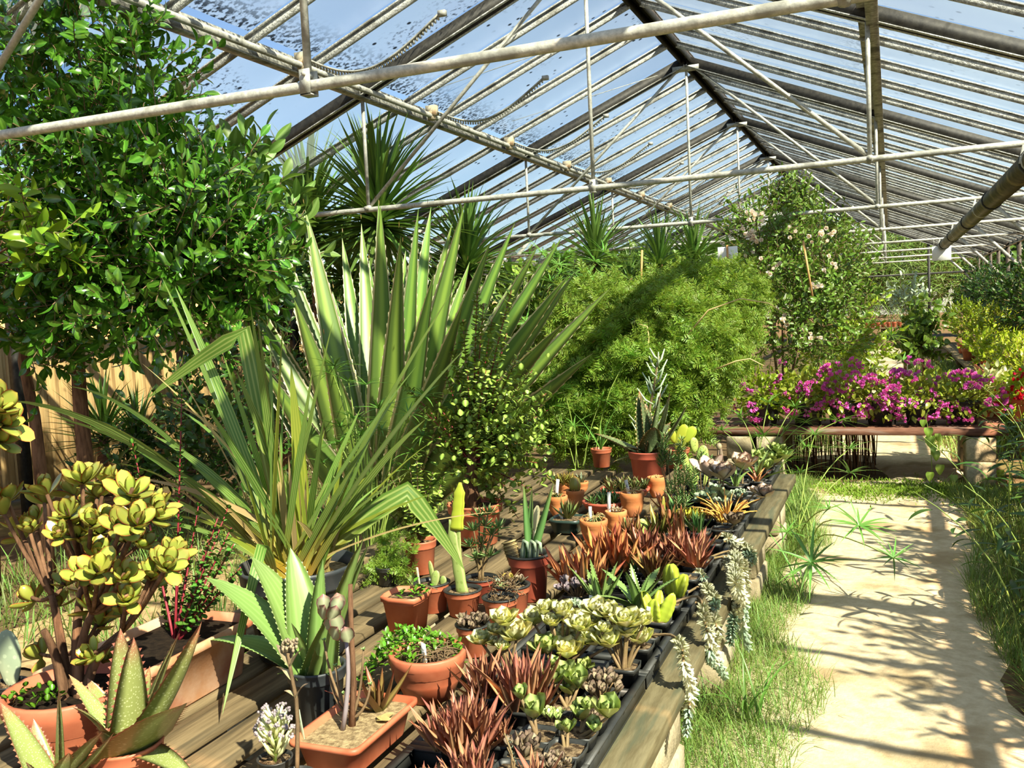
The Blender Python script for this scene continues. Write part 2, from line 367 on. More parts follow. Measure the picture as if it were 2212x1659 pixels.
# leaves
M['tree'] = lmat('glossy_tree_leaf', '466f1e', tip='4e7a22', mid='608a2c', rough=0.22, tr=0.22, jit=0.6, spec=0.7)
M['treey'] = lmat('young_tree_leaf', '84a52c', tip='93b034', rough=0.3, tr=0.4, jit=0.4)
M['guava'] = lmat('guava_leaf', '6c8c3c', mid='8aa85a', ribs=('5b7a32', 9, 0.5), rough=0.45, tr=0.35, jit=0.4)
M['agave'] = lmat('agave_leaf', '5e7c36', edge='f2e8bc', edgew=0.17, tip='66843a', mid='86a444', rough=0.42, tr=0.08, jit=0.3)
M['yucca'] = lmat('yucca_leaf', '567434', tip='627e3a', mid='6c8c3e', rough=0.35, tr=0.22, jit=0.55)
M['strap'] = lmat('pleated_leaf', '5f8032', tip='6f8c3c', ribs=('a9b566', 4, 0.6), rough=0.4, tr=0.35, jit=0.5, low='a48430')
M['strapy'] = lmat('yellow_pleated_leaf', '98a03a', tip='86983a', ribs=('788a2c', 4, 0.7), rough=0.4, tr=0.4, jit=0.3, low='b07a28')
M['dryleaf'] = lmat('dry_leaf', 'b09a62', tip='c8b078', rough=0.8, tr=0.2, jit=0.3)
M['jade'] = lmat('jade_leaf', '98a044', edge='c8643e', edgew=0.12, tip='b8a448', tipat=0.75, rough=0.28, tr=0.15, jit=0.55, low='7d8c34')
M['saloe'] = lmat('spotted_aloe_leaf', '8f9a58', edge='b8785c', edgew=0.08, tip='b0745a', tipat=0.7, spots='c4cc94', rough=0.35, tr=0.08, jit=0.35, low='93a350', sscale=(8, 30))
M['saloed'] = lmat('dark_spotted_aloe_leaf', '64734a', edge='c4a070', edgew=0.07, tip='96563c', tipat=0.8, spots='a7b68a', rough=0.35, tr=0.05, jit=0.35, sscale=(5, 22))
M['galoe'] = lmat('green_aloe_leaf', '76924a', tip='6c8246', ribs=('8ea860', 6, 0.4), edge='a2b270', edgew=0.05, rough=0.38, tr=0.1, jit=0.25)
M['redaloe'] = lmat('red_aloe_leaf', 'c08564', tip='b0705a', low='c09a68', rough=0.5, tr=0.05, jit=0.5, hue=0.04)
M['orangealoe'] = lmat('orange_aloe_leaf', 'd08a58', tip='c46a48', low='b8aa58', rough=0.4, tr=0.08, jit=0.45, hue=0.05)
M['brownaloe'] = lmat('brown_aloe_leaf', '8c7040', tip='94503a', low='7e8444', rough=0.4, tr=0.05, jit=0.4, hue=0.05)
M['olive'] = lmat('olive_aloe_leaf', '9a9c44', tip='a0803c', edge='b88a4c', edgew=0.08, rough=0.4, tr=0.1, jit=0.3)
M['haworthia'] = lmat('haworthia_leaf', '74844a', tip='7e5c40', rough=0.4, tr=0.05, jit=0.45)
M['haworthiag'] = lmat('green_haworthia_leaf', '5f8a4a', tip='7c8a4c', rough=0.4, tr=0.05, jit=0.4)
M['paler'] = lmat('pale_rosette_leaf', 'eaecb0', tip='f0ecbc', low='d0d694', rough=0.4, tr=0.25, jit=0.2)
M['greenr'] = lmat('green_succulent_leaf', 'b0c274', tip='bccc7a', edge='d2da8c', edgew=0.08, rough=0.35, tr=0.12, jit=0.3)
M['greyk'] = lmat('grey_brown_succulent_leaf', '96866a', tip='7c6656', low='a0a070', rough=0.6, tr=0.08, jit=0.5)
M['purplek'] = lmat('purple_grey_succulent_leaf', '9a8e90', tip='86727a', rough=0.55, tr=0.08, jit=0.4)
M['pinkk'] = lmat('pink_grey_succulent_leaf', '9ba07c', edge='b8807c', edgew=0.16, tip='b07c74', rough=0.45, tr=0.1, jit=0.3)
M['silverk'] = lmat('silver_succulent_leaf', 'a6b796', edge='c6d2b2', edgew=0.08, rough=0.5, tr=0.1, jit=0.3)
M['whiter'] = lmat('cream_pink_rosette_leaf', 'dccdb4', tip='d2ac96', rough=0.45, tr=0.1, jit=0.25)
M['yellowp'] = lmat('yellow_paddle_leaf', 'c2bc48', tip='c8b440', rough=0.35, tr=0.12, jit=0.3)
M['stick'] = lmat('orange_stick', 'd8a450', tip='d0803c', rough=0.45, tr=0.1, jit=0.35)
M['sedum'] = lmat('blue_green_sedum_leaf', '86aa62', tip='a6be7a', rough=0.45, tr=0.1, jit=0.35)
M['whitesedum'] = lmat('pale_donkey_tail_leaf', 'e2e2ba', tip='eae6c8', rough=0.5, tr=0.1, jit=0.25)
M['bluesedum'] = lmat('blue_donkey_tail_leaf', '9db79a', tip='b4c8ac', rough=0.5, tr=0.1, jit=0.3)
M['cactus'] = lmat('cactus_skin', '93a85c', edge='b3a878', edgew=0.1, rough=0.5, tr=0.0, jit=0.3, spots='7d9448', sscale=(4, 10))
M['lime'] = lmat('lime_cactus_skin', 'b2bc3c', edge='9a9430', edgew=0.07, rough=0.4, tr=0.15, jit=0.25)
M['pad'] = lmat('prickly_pear_pad', 'a4b85c', spots='566830', rough=0.5, tr=0.0, jit=0.25, sscale=(7, 8))
M['greypad'] = lmat('grey_pad', '8f9c80', spots='a8b494', rough=0.6, tr=0.0, jit=0.2, sscale=(6, 8))
M['spek'] = lmat('small_round_leaf', '98b24c', tip='a8c058', rough=0.32, tr=0.25, jit=0.6)
M['spekd'] = lmat('small_dark_round_leaf', '5a8a34', rough=0.32, tr=0.25, jit=0.6)
M['ivy'] = lmat('creeper_leaf', '5f9024', tip='6c9c2c', rough=0.35, tr=0.3, jit=0.6)
M['fern'] = lmat('feathery_fern', '82a03a', tip='a6bc4e', rough=0.5, tr=0.45, jit=0.55, hue=0.05)
M['cyp'] = lmat('umbrella_sedge_leaf', '63903a', tip='7ca04a', rough=0.4, tr=0.3, jit=0.5)
M['grass'] = lmat('grass_blade', '739040', tip='a4ac56', low='668236', rough=0.5, tr=0.35, jit=0.7, hue=0.06)
M['moss'] = lmat('moss', '6e8c20', tip='8aa428', rough=0.8, tr=0.2, jit=0.4)
M['boug'] = lmat('bougainvillea_leaf', '96a43a', tip='aeb44c', rough=0.35, tr=0.35, jit=0.6, hue=0.05)
M['magenta'] = lmat('magenta_bract', 'dc60c4', tip='e884d4', rough=0.5, tr=0.4, jit=0.4, hue=0.04)
M['pinkfl'] = lmat('pale_pink_petal', 'f8eef0', low='ecd4de', rough=0.5, tr=0.45, jit=0.2)
M['redfl'] = lmat('red_bract', 'c2183c', rough=0.5, tr=0.4, jit=0.4)
M['whitefl'] = lmat('cream_variegated_leaf', 'd6d8a0', edge='8c9c48', edgew=0.1, rough=0.5, tr=0.3, jit=0.3)
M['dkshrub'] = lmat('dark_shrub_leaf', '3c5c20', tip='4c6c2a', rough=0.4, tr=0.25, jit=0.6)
M['mdshrub'] = lmat('mid_green_shrub_leaf', '64802e', tip='768e38', rough=0.4, tr=0.3, jit=0.6)
M['ltshrub'] = lmat('yellow_green_shrub_leaf', '8ea42a', tip='a2b434', rough=0.35, tr=0.4, jit=0.5)
M['bamboo'] = lmat('bamboo_leaf', '66883c', tip='7c9a4c', rough=0.5, tr=0.3, jit=0.5)
M['heart'] = lmat('heart_leaf', '8aa83c', mid='9cb850', rough=0.4, tr=0.4, jit=0.3)
# ================================================================ structure
RX, RZ, SL, HW, ZC = -2.26, 4.60, 0.41, 4.75, 2.60
def roofz(x): return RZ-SL*abs(x-RX)
FY = [3.45+4.1*i for i in range(0, 8)]            # truss positions
BAY = 4.1
Y0, Y1 = FY[0]-BAY*1.4, FY[-1]
# ground: soil everywhere, sandy path on it
def undul(x0, x1, y0, y1, nx, ny, fn):
    xs, ys = np.linspace(x0, x1, nx), np.linspace(y0, y1, ny)
    return gridgeo([[fn(x, y) for x in xs] for y in ys])
fl = struct(ob('floor', undul(-45, 45, -12, 80, 60, 60, lambda x, y: (x, y, -0.015+0.006*math.sin(x*3+y))), M['soil']))
tag(fl, 'brown soil ground of the greenhouse and beyond')
rows = []
for i in range(150):
    y = -2+32*i/149
    l = -0.80+0.07*math.sin(y*2.3)+0.05*math.sin(y*5.1+1)+(0.65 if 8.4 < y < 9.8 else 0)  # cut back under the cross bench, dark soil standing in for its shadow
    r = 0.50+0.07*math.sin(y*1.9+2)+0.06*math.sin(y*4.3)
    rows.append([(l+(r-l)*k/9, y, 0.004+(0.012 if 0 < k < 9 else -0.02)+0.006*math.sin(k*2+y*6)) for k in range(10)])
pa = struct(ob('path', gridgeo(rows), M['sand'])); tag(pa, 'pale sandy path running between the benches')
sideg = [[(-4.6+1.6*k/7+0.25*math.sin(i), 3.2+3.2*i/7, 0.0+0.03*math.sin(i*1.3+k)*math.cos(k*1.7)) for k in range(8)] for i in range(8)]
tag(struct(ob('sandy_ground', gridgeo(sideg), M['shadedsand'])), 'patch of sandy ground behind the succulent bench')

ceil = bpy.data.objects.new('ceiling', None); COL.objects.link(ceil); struct(ceil)
tag(ceil, 'glazed pitched greenhouse roof on galvanised steel trusses')
def chan(p, q, wd, dp, t=0.008):
    # channel section, open side down
    p, q = Vector(p), Vector(q); d = (q-p).normalized(); s = d.cross(Vector((0, 0, 1))).normalized(); u = s.cross(d)
    return join([obox(p+u*(dp/2), q+u*(dp/2), wd, t), obox(p+s*wd/2, q+s*wd/2, t, dp), obox(p-s*wd/2, q-s*wd/2, t, dp)])
def flange(p, q, wd, dp, t=0.010):
    p, q = Vector(p), Vector(q); d = (q-p).normalized(); s = d.cross(Vector((0, 0, 1))).normalized(); u = s.cross(d)
    return join([obox(p+s*(wd/2+0.012)-u*dp/2, q+s*(wd/2+0.012)-u*dp/2, 0.032, t), obox(p-s*(wd/2+0.012)-u*dp/2, q-s*(wd/2+0.012)-u*dp/2, 0.032, t)])
XL, XR = RX-HW, RX+HW
# ridge beam: an inverted trough of folded steel
ridge = ob('ridge_beam', join([obox((RX-0.06, Y0, RZ-0.05), (RX-0.06, Y1, RZ-0.05), 0.012, 0.10), obox((RX+0.06, Y0, RZ-0.05), (RX+0.06, Y1, RZ-0.05), 0.012, 0.10),
        obox((RX, Y0, RZ+0.0), (RX, Y1, RZ+0.0), 0.14, 0.012)]), M['darkshadesteel'], ceil, smooth=False)
for sx, xe in ((-1, XL), (1, XR)):
    ob('eave_beam', join([obox((xe, Y0, roofz(xe)-0.06), (xe, Y1, roofz(xe)-0.06), 0.05, 0.08), obox((xe-0.03*sx, Y0, roofz(xe)-0.10), (xe-0.03*sx, Y1, roofz(xe)-0.10), 0.07, 0.015)]), M['dirtybar'], ceil, smooth=False)
    xp = RX+2.13*sx
    zp = roofz(xp)-0.09
    ob('purlin', join([obox((xp, Y0, zp), (xp, Y1, zp), 0.016, 0.15), obox((xp+0.035, Y0, zp-0.07), (xp+0.035, Y1, zp-0.07), 0.085, 0.014), obox((xp-0.035, Y0, zp+0.055), (xp-0.035, Y1, zp+0.055), 0.075, 0.014)]), M['dirtybar'], ceil, smooth=False)
XPL, XPR = RX-2.13, RX+2.13
ZPL = roofz(XPL)-0.09
clamp_g = join([box(-0.026, 0.026, -0.030, -0.026, -0.03, 0.075), box(-0.026, 0.026, 0.026, 0.030, -0.03, 0.075), box(-0.026, 0.026, -0.03, 0.03, -0.032, -0.026), tube([(0, -0.04, 0.055), (0, 0.04, 0.055)], 0.010, 6)])
clamp_m = mk('clamp', clamp_g, M['galv'], False)
for i, fy in enumerate(FY):
    dz = 0.075
    g = join([chan((RX, fy, RZ-dz), (XL, fy, roofz(XL)-dz), 0.075, 0.11), chan((RX, fy, RZ-dz), (XR, fy, roofz(XR)-dz), 0.075, 0.11)])
    tr = ob('roof_truss', g, M['darkshadesteel'], ceil, smooth=False)  # dark colour painted in place of shade inside the open channel
    ob('rafter_flange', join([flange((RX, fy, RZ-dz), (XL, fy, roofz(XL)-dz), 0.075, 0.11), flange((RX, fy, RZ-dz), (XR, fy, roofz(XR)-dz), 0.075, 0.11)]), M['bars'], tr, smooth=False)
    tie = ob('tie_rod', tube([(XL, fy, ZC), (XPL, fy, ZC-0.01), (RX, fy, ZC-0.012), (XPR, fy, ZC), (XR, fy, ZC+0.01)], 0.024, 10), M['galv'], tr)
    ob('hanger_rod', tube([(RX, fy, RZ-0.1), (RX, fy, ZC+0.05)], 0.017, 8), M['galv'], tr)
    for xp in (XPL, XPR):
        ob('strut', tube([(xp, fy, roofz(xp)-0.1), (xp, fy, ZC+0.02)], 0.017, 8), M['galv'], tr)
        ob('diagonal_rod', tube([(RX+(0.06 if xp > RX else -0.06), fy+0.02, RZ-0.12), (xp, fy+0.02, ZC+0.02)], 0.018, 8), M['galv'], tr)
        ob('node_bolt', join([ellip(0.034, 0.034, 0.034, 5, 8), tube([(0, -0.06, 0), (0, 0.06, 0)], 0.018, 6)]), M['galv'], tr, loc=(xp, fy, ZC))
    obm('clamp', clamp_m, tr, loc=(RX, fy, ZC-0.02))
    ob('ridge_plate', join([obox((RX-0.16, fy, RZ-0.16), (RX+0.16, fy, RZ-0.16), 0.10, 0.05)]), M['galv'], tr, smooth=False)
    for xe, s in ((XR, 1), (XL, -1)):
        ob('knee_brace', obox((xe-0.02*s, fy+0.05, 1.75), (xe-1.25*s, fy+0.05, roofz(xe-1.25*s)-0.1), 0.012, 0.06), M['galv'], tr, smooth=False)
# glazing bars and panes
NB = 5
bar_me = {}
for sx in (-1, 1):
    xe = RX+HW*sx
    a = Vector((RX+0.06*sx, 0, roofz(RX+0.06*sx)-0.02)); b = Vector((xe, 0, roofz(xe)-0.02))
    bar_me[sx] = mk('glazing_bar', join([obox(a, b, 0.070 if sx < 0 else 0.04, 0.012), obox(a-Vector((0, 0, 0.035)), b-Vector((0, 0, 0.035)), 0.030 if sx < 0 else 0.018, 0.065)]), M['bars'], False)
    d = (b-a).normalized()
    segs = [(0.08, 2.10), (2.16, 4.72)]
    pm = []
    pw = BAY/NB
    for k, (s0, s1) in enumerate(segs):
        x0, x1 = RX+s0*sx, RX+s1*sx
        dzz = 0.0 if k else 0.012
        def q(x, y, z=0): return (x, y, roofz(x)+0.004+z+dzz)
        A = [[q(x1, 0.012), q(x1, pw-0.012)], [q(x0, 0.012), q(x0, pw-0.012)]]
        g1 = gridgeo(A); g2 = gridgeo([[q(x0, 0.012, 0.004), q(x0, pw-0.012, 0.004)], [q(x1, 0.012, 0.004), q(x1, pw-0.012, 0.004)]])
        U = np.array([[0.02, 0.0], [0.98, 0.0], [0.02, 1.0], [0.98, 1.0]])
        pm.append(mk('glass_pane', (g1[0], g1[1], U), M['glassL' if sx < 0 else 'glassR'], False))
    for i in range(-2, len(FY)-1):
        for j in range(NB):
            y = FY[0]+BAY*i+pw*j
            if y < Y0-0.01: continue
            if j and y > FY[0]-BAY*0.45: obm('glazing_bar', bar_me[sx], ceil, loc=(0, y, 0))
            for k in range(2): obm('glass_pane', pm[k], ceil, loc=(0, y, 0))
# ventilation gear along the left purlin
XS = XPL+0.11; ZS = ZPL-0.02
shaft = ob('ventilation_shaft', tube([(XS, Y0, ZS), (XS, Y1, ZS)], 0.026, 10), M['galv'], ceil)
def rack_geo():
    n = 22; pts = []
    for i in range(n+1):
        t = i/n; pts.append(Vector((0.02+1.18*t, 0, 0.05+0.16*t-0.26*math.sin(PI*t)**1.0*(1-0.25*t))))
    g = [tube([p+Vector((0, 0.012*s, 0)) for p in pts], 0.009, 5) for s in (-1, 1)]
    for i in range(n):
        for h in (0.25, 0.75):
            p = pts[i].lerp(pts[i+1], h)
            g.append(box(p.x-0.006, p.x+0.006, -0.008, 0.008, p.z-0.035, p.z+0.0))
    g.append(box(pts[-1].x-0.01, pts[-1].x+0.05, -0.02, 0.02, pts[-1].z-0.02, pts[-1].z+0.02))
    return join(g)
rack_m = mk('toothed_rack', rack_geo(), M['galv'], False)
brk_m = mk('shaft_bracket', join([box(-0.05, 0.06, -0.035, 0.035, 0.0, 0.10), lathe([(0.0, -0.04), (0.042, -0.04), (0.042, 0.04), (0.0, 0.04)], 10)]), nmat('rusty_casting', 'a8a08c', 'b9a684', 14, 0.8, c3='8a5a34', s3=12), False)
for px, py in ((650, 85), (930, 205), (1098, 272), (1223, 330), (1312, 372), (1385, 402), (1445, 430), (1490, 452)):
    p = P(px, py, X=XS)
    b_ = obm('shaft_bracket', brk_m, shaft, loc=(XS, p.y, ZS)); obm('toothed_rack', rack_m, shaft, loc=(XS, p.y+0.04, ZS+0.01))
for a, b in (((930, 205), (1440, 50)), ((1098, 272), (1290, 0))):
    pa_ = P(*a, X=XS); ob('vent_wire', tube([pa_+Vector((0.05, 0, 0.05)), Vector((RX-0.3, pa_.y+0.6, RZ-0.25))], 0.004, 4), M['galv'], shaft)
# side walls
def wallposts(name, x, s, label, clad):
    wl = bpy.data.objects.new(name, None); COL.objects.link(wl); struct(wl); tag(wl, label)
    pm = mk('wall_post', join([box(-0.04, 0.04, -0.04, 0.04, 0, roofz(XR)-0.1)]), M['darkshadesteel'], False)
    y = Y0
    while y <= Y1+0.01:
        obm('wall_post', pm, wl, loc=(x, y, 0)); y += 2.05
    if clad:
        bm_ = mk('cladding_board', bbox(-0.012, 0.012, 0.005, 0.29, 0, roofz(XR)-0.15), M['whitewall'], False)
        y = Y0
        while y < Y1:
            obm('cladding_board', bm_, wl, M=Matrix.Translation((x+0.06*s, y, 0)) @ Matrix.Diagonal((1, 1, 0.72 if y > 9 else 0.5, 1))); y += 0.30
    if clad: ob('wall_rail', join([obox((x, Y0, 1.1), (x, Y1, 1.1), 0.05, 0.06), obox((x, Y0, 1.9), (x, Y1, 1.9), 0.05, 0.06)]), M['dirtybar'], wl, smooth=False)
    return wl
wallposts('wall_right', XR, 1, 'dark cladding and posts of the right greenhouse side', True)
wallposts('wall_left', XL, -1, 'steel posts of the left greenhouse side', False)
# far gable: posts with a door opening in the middle
wb = bpy.data.objects.new('wall_back', None); COL.objects.link(wb); struct(wb); tag(wb, 'open glazed far gable of the greenhouse')
for x in (XL, -5.2, -3.6, -1.1, 1.1, XR):
    ob('gable_post', box(x-0.04, x+0.04, Y1-0.04, Y1+0.04, 0, roofz(x)-0.1), M['darkshadesteel'], wb, smooth=False)
ob('gable_rail', box(XL, XR, Y1-0.03, Y1+0.03, 2.15, 2.21), M['darkshadesteel'], wb, smooth=False)
# plank fence outside on the left
fn = thing('wooden_fence', 'tall vertical plank fence of pale pine along the left side', 'fence', (-8.0, 1.0, 0))
pl = [mk('fence_plank', bbox(-0.011, 0.011, 0.004, 0.146, 0, 1.95+0.02*k, 0.003), M['fence'], False) for k in range(3)]
for i in range(120): obm('plank', pl[i % 3], fn, loc=(R.uniform(-0.004, 0.004), i*0.152, 0))
for z in (0.35, 1.0, 1.65): ob('fence_rail', box(-0.07, -0.02, 0, 18.2, z-0.04, z+0.04), M['fence'], fn, smooth=False)
# brown heating pipe hanging from the ties on the right
pp = thing('overhead_pipe', 'long brown pipe hanging under the tie rods on the right', 'pipe', (0.93, 0, 2.47))
ob('pipe_body', tube([(0, 5.9, 0), (0, 20.2, 0)], 0.088, 14), M['pipe'], pp)
for y in (6.0, 7.5, 10.4, 13.4, 16.6, 19.2):
    ob('pipe_collar', tube([(0, y-0.05, 0), (0, y+0.05, 0)], 0.098, 14), M['rubber'], pp)
for fy in FY[1:5]:
    ob('pipe_hanger', join([obox((-0.095, fy-0.15, -0.02), (-0.05, fy, 0.14), 0.02, 0.006, up=(0, 1, 0)), tube([(0, fy-0.15-0.015, 0), (0, fy-0.15+0.015, 0)], 0.094, 14)]), M['galv'], pp)
# blank white boards hung from the ties
def board(px, py, Y, wpx, hpx, label, torn=False):
    p = P(px, py, Y=Y); k = mpp(p); w_, h_ = wpx*k, hpx*k
    t = thing('sign_board', label, 'sign', p+Vector((0, 0, -h_/2)))
    ob('panel', bbox(-w_/2, w_/2, -0.006, 0.006, 0, h_, 0.002), M['white'], t, smooth=False)
    for s in (-1, 1): ob('hanging_wire', tube([(s*w_*0.4, 0, h_), (s*w_*0.4, 0, h_+max(0.05, ZC-p.z-h_/2))], 0.004, 4), M['galv'], t)
board(2034, 547, FY[4]-0.1, 38, 31, 'blank white board hanging below the end of the brown pipe')
p = P(1572, 551, Y=9.7); k = mpp(p)
t = thing('stake_sign', 'blank white board on a stake before the pink-flowered climber', 'sign', (p.x, p.y, 0))
ob('panel', bbox(-21*k, 21*k, -0.006, 0.006, p.z-18*k, p.z+18*k, 0.002), M['white'], t, smooth=False)
ob('stake', tube([(0.03, -0.02, 0), (0.0, -0.02, p.z+0.1)], 0.011, 6), M['cane'], t)
# ---------------------------------------------------------------- main bench
HB = 0.45
bx0, bx1, by0, by1 = -2.50, -0.60, 0.9, 6.35
bench = thing('slatted_bench', 'long low slatted wooden bench crowded with potted succulents', 'bench', (bx1, by0, 0))
x = bx1
edge_w = 0.17
ob('plank', bbox(-edge_w, 0, 0, by1-by0, HB-0.055, HB), M['greywood'], bench, smooth=False)
x = -edge_w-0.02
i = 0
while x > bx0-bx1:
    wd = R.uniform(0.115, 0.14)
    e = R.uniform(-0.12, 0.1)
    ob('plank', bbox(x-wd, x, R.uniform(-0.1, 0), by1-by0+e, HB-0.035, HB+R.uniform(-0.004, 0.0)), M['wood'], bench, smooth=False)
    x -= wd+R.uniform(0.04, 0.06); i += 1
for y in (0.4, 1.7, 3.0, 4.2, 5.2): ob('cross_beam', box(bx0-bx1+0.05, -0.06, y-0.03, y+0.03, HB-0.11, HB-0.056 if False else HB-0.04), M['wood'], bench, smooth=False)
blk = mk('concrete_block', bbox(-0.10, 0.10, -0.20, 0.20, 0, 0.165, 0.008), M['block'], False)
for xx, yy in ((-0.16, 0.75), (-0.16, 1.85), (-0.17, 3.0), (-0.16, 4.15), (-0.16, 5.1), (-1.6, 0.8), (-1.6, 2.0), (-1.6, 3.2), (-1.6, 4.4), (-1.6, 5.2)):
    for k in range(2): obm('concrete_block', blk, bench, loc=(xx+R.uniform(-0.01, 0.01), yy+R.uniform(-0.01, 0.01), k*0.167))
# ---------------------------------------------------------------- far bench across the aisle
fb = thing('cross_bench', 'brown plank bench standing across the aisle under magenta bougainvillea', 'bench', (0, 8.45, 0))
HF = 0.47
for k in range(5): ob('plank', bbox(-2.2, 0.86, k*0.235, k*0.235+0.215, HF-0.055, HF), M['brownbeam'], fb, smooth=False)
for xx in (-1.28, -1.02, 0.66):
    for k in range(2):
        obm('concrete_block', blk, fb, M=Matrix.Translation((xx, 0.2, k*0.2)) @ Matrix.Diagonal((1.1, 1, 1.2, 1)))
        obm('concrete_block', blk, fb, M=Matrix.Translation((xx, 0.95, k*0.2)) @ Matrix.Diagonal((1.1, 1, 1.2, 1)))
# right-hand long bench and shelf
rb = thing('side_bench', 'long grey bench along the right wall carrying leafy nursery plants', 'bench', (1.06, 9.7, 0))
for k in range(3): ob('plank', bbox(k*0.21, k*0.21+0.19, 0, 13.5, 0.37, 0.42), M['greywood'], rb, smooth=False)
for y in (0.3, 3.4, 6.6, 9.8, 13.0):
    for xx in (0.1, 0.5): ob('leg', box(xx-0.05, xx+0.05, y-0.05, y+0.05, 0, 0.37), M['wood'], rb, smooth=False)
sb = thing('pot_bench', 'small wooden bench with a row of little orange pots far down the aisle', 'bench', (-0.55, 26.0, 0))
ob('top', bbox(-0.35, 1.0, 0, 0.6, 0.71, 0.75), M['wood'], sb, smooth=False)
for xx in (-0.25, 0.35, 0.9): ob('leg', box(xx-0.06, xx+0.06, 0.05, 0.15, 0, 0.71), M['wood'], sb, smooth=False)
# ================================================================ plant generators
LMC = {}
KIND = {
 'aloe':   lambda v: leafgeo(1, 0.25, 8, 2, 0.25+0.2*v, 0.35, 'aloe', 0.4, 13, 0.018),
 'smooth': lambda v: leafgeo(1, 0.25, 9, 2, 0.15+0.2*v, 0.35, 'aloe', 0.4, 20, 0.006),
 'aloeup': lambda v: leafgeo(1, 0.22, 8, 2, -0.25+0.2*v, 0.4, 'aloe', 0.4, 13, 0.014),
 'thinaloe': lambda v: leafgeo(1, 0.13, 7, 2, 0.35+0.3*v, 0.3, 'aloe', 0.5, 9, 0.012),
 'red':    lambda v: leafgeo(1, 0.20, 5, 1, -0.35+0.22*v, 0.35, 'aloe', 0.5),
 'haw':    lambda v: leafgeo(1, 0.26, 5, 1, -0.3+0.3*v, 0.3, 'aloe', 0.5),
 'spoon':  lambda v: leafgeo(1, 0.60, 9, 2, -0.45+0.3*v, 0.10, 'spoon', 0.30),
 'cup':    lambda v: leafgeo(1, 0.85, 5, 1, -0.55+0.2*v, 0.25, 'spoon', 0.22),
 'paddle': lambda v: leafgeo(1, 0.62, 6, 1, -0.3+0.3*v, 0.15, 'ovate', 0.3),
 'tree':   lambda v: leafgeo(1, 0.50, 4, 1, 0.25+0.3*v, 0.35, 'lance'),
 'ovate':  lambda v: leafgeo(1, 0.55, 5, 1, 0.3+0.3*v, 0.25, 'ovate'),
 'guava':  lambda v: leafgeo(1, 0.46, 6, 2, 0.3+0.3*v, 0.25, 'lance'),
 'agave':  lambda v: leafgeo(1, 0.105, 12, 2, 0.12*(v-1), 0.55, 'agave', 0.25, 22, 0.006),
 'yucca':  lambda v: leafgeo(1, 0.085, 5, 1, 0.15+0.25*v, 0.5, 'blade'),
 'strap':  lambda v: leafgeo(1, 0.055, 14, 3, 0.9, 0.15, 'strap', 0, pleat=0.25),
 'blade':  lambda v: leafgeo(1, 0.04, 4, 1, 0.4+0.4*v, 0.3, 'blade'),
 'thin':   lambda v: leafgeo(1, 0.035, 3, 1, 0.3+0.3*v, 0.2, 'blade'),
 'heart':  lambda v: leafgeo(1, 0.85, 5, 2, 0.5+0.2*v, 0.15, 'heart'),
 'round':  lambda v: leafgeo(1, 0.85, 4, 1, 0.2*v, 0.1, 'round', 0.2),
 'bract':  lambda v: leafgeo(1, 0.9, 4, 1, -0.6+0.3*v, 0.4, 'ovate'),
 'bean':   lambda v: leafgeo(1, 0.38, 4, 1, 0.2*v, 0.0, 'round', 0.9),
 'needle': lambda v: leafgeo(1, 0.16, 3, 1, -0.4+0.2*v, 0.0, 'lance', 0.9),
}
GC = {}
def G(kind, v=1):
    if (kind, v) not in GC: GC[(kind, v)] = KIND[kind](v)
    return GC[(kind, v)]
def LMs(kind, mat, v=None):
    v = R.randrange(3) if v is None else v
    k = (kind, mat, v)
    if k not in LMC: LMC[k] = mk(kind+'_leaf', G(kind, v), M[mat])
    return LMC[k]
GA = 2.39996
def rosette(root, pos, n, L, kind, mat, t0=0.12, t1=1.1, wob=0.12, name='leaf', in_s=0.6, az0=None, out_s=1.0, axis=None):
    az0 = R.uniform(0, 6.28) if az0 is None else az0
    B = Matrix.Identity(4)
    if axis is not None:
        a = Vector(axis).normalized(); B = a.to_track_quat('Z', 'Y').to_matrix().to_4x4()
    for i in range(n):
        k = (i+0.5)/n
        s = L*(in_s+(out_s-in_s)*k**0.7)*R.uniform(0.9, 1.1)
        obm(name, LMs(kind, mat), root, M=Matrix.Translation(Vector(pos)) @ B @ lm((0, 0, 0), az0+i*GA+R.uniform(-wob, wob), t0+(t1-t0)*k+R.uniform(-wob, wob), s))
def rosgeo(n, L, kind, t0=0.15, t1=1.2, in_s=0.55):
    gs = []
    for i in range(n):
        k = (i+0.5)/n
        gs.append(xf(G(kind, i % 3), lm((0, 0, 0.0), i*GA, t0+(t1-t0)*k, L*(in_s+(1-in_s)*k))))
        gs[-1][2][:, 0] += 0
    out = []
    for j, g in enumerate(gs):
        U = g[2].copy(); U[:, 0] += j % 9; out.append((g[0], g[1], U))
    return join(out)
ROSC = {}
def rosmesh(n, kind, mat, t0, t1, v):
    k = (n, kind, mat, t0, t1, v)
    if k not in ROSC: ROSC[k] = mk('rosette', rosgeo(n, 1.0, kind, t0+0.06*v, t1-0.1*v), M[mat])
    return ROSC[k]
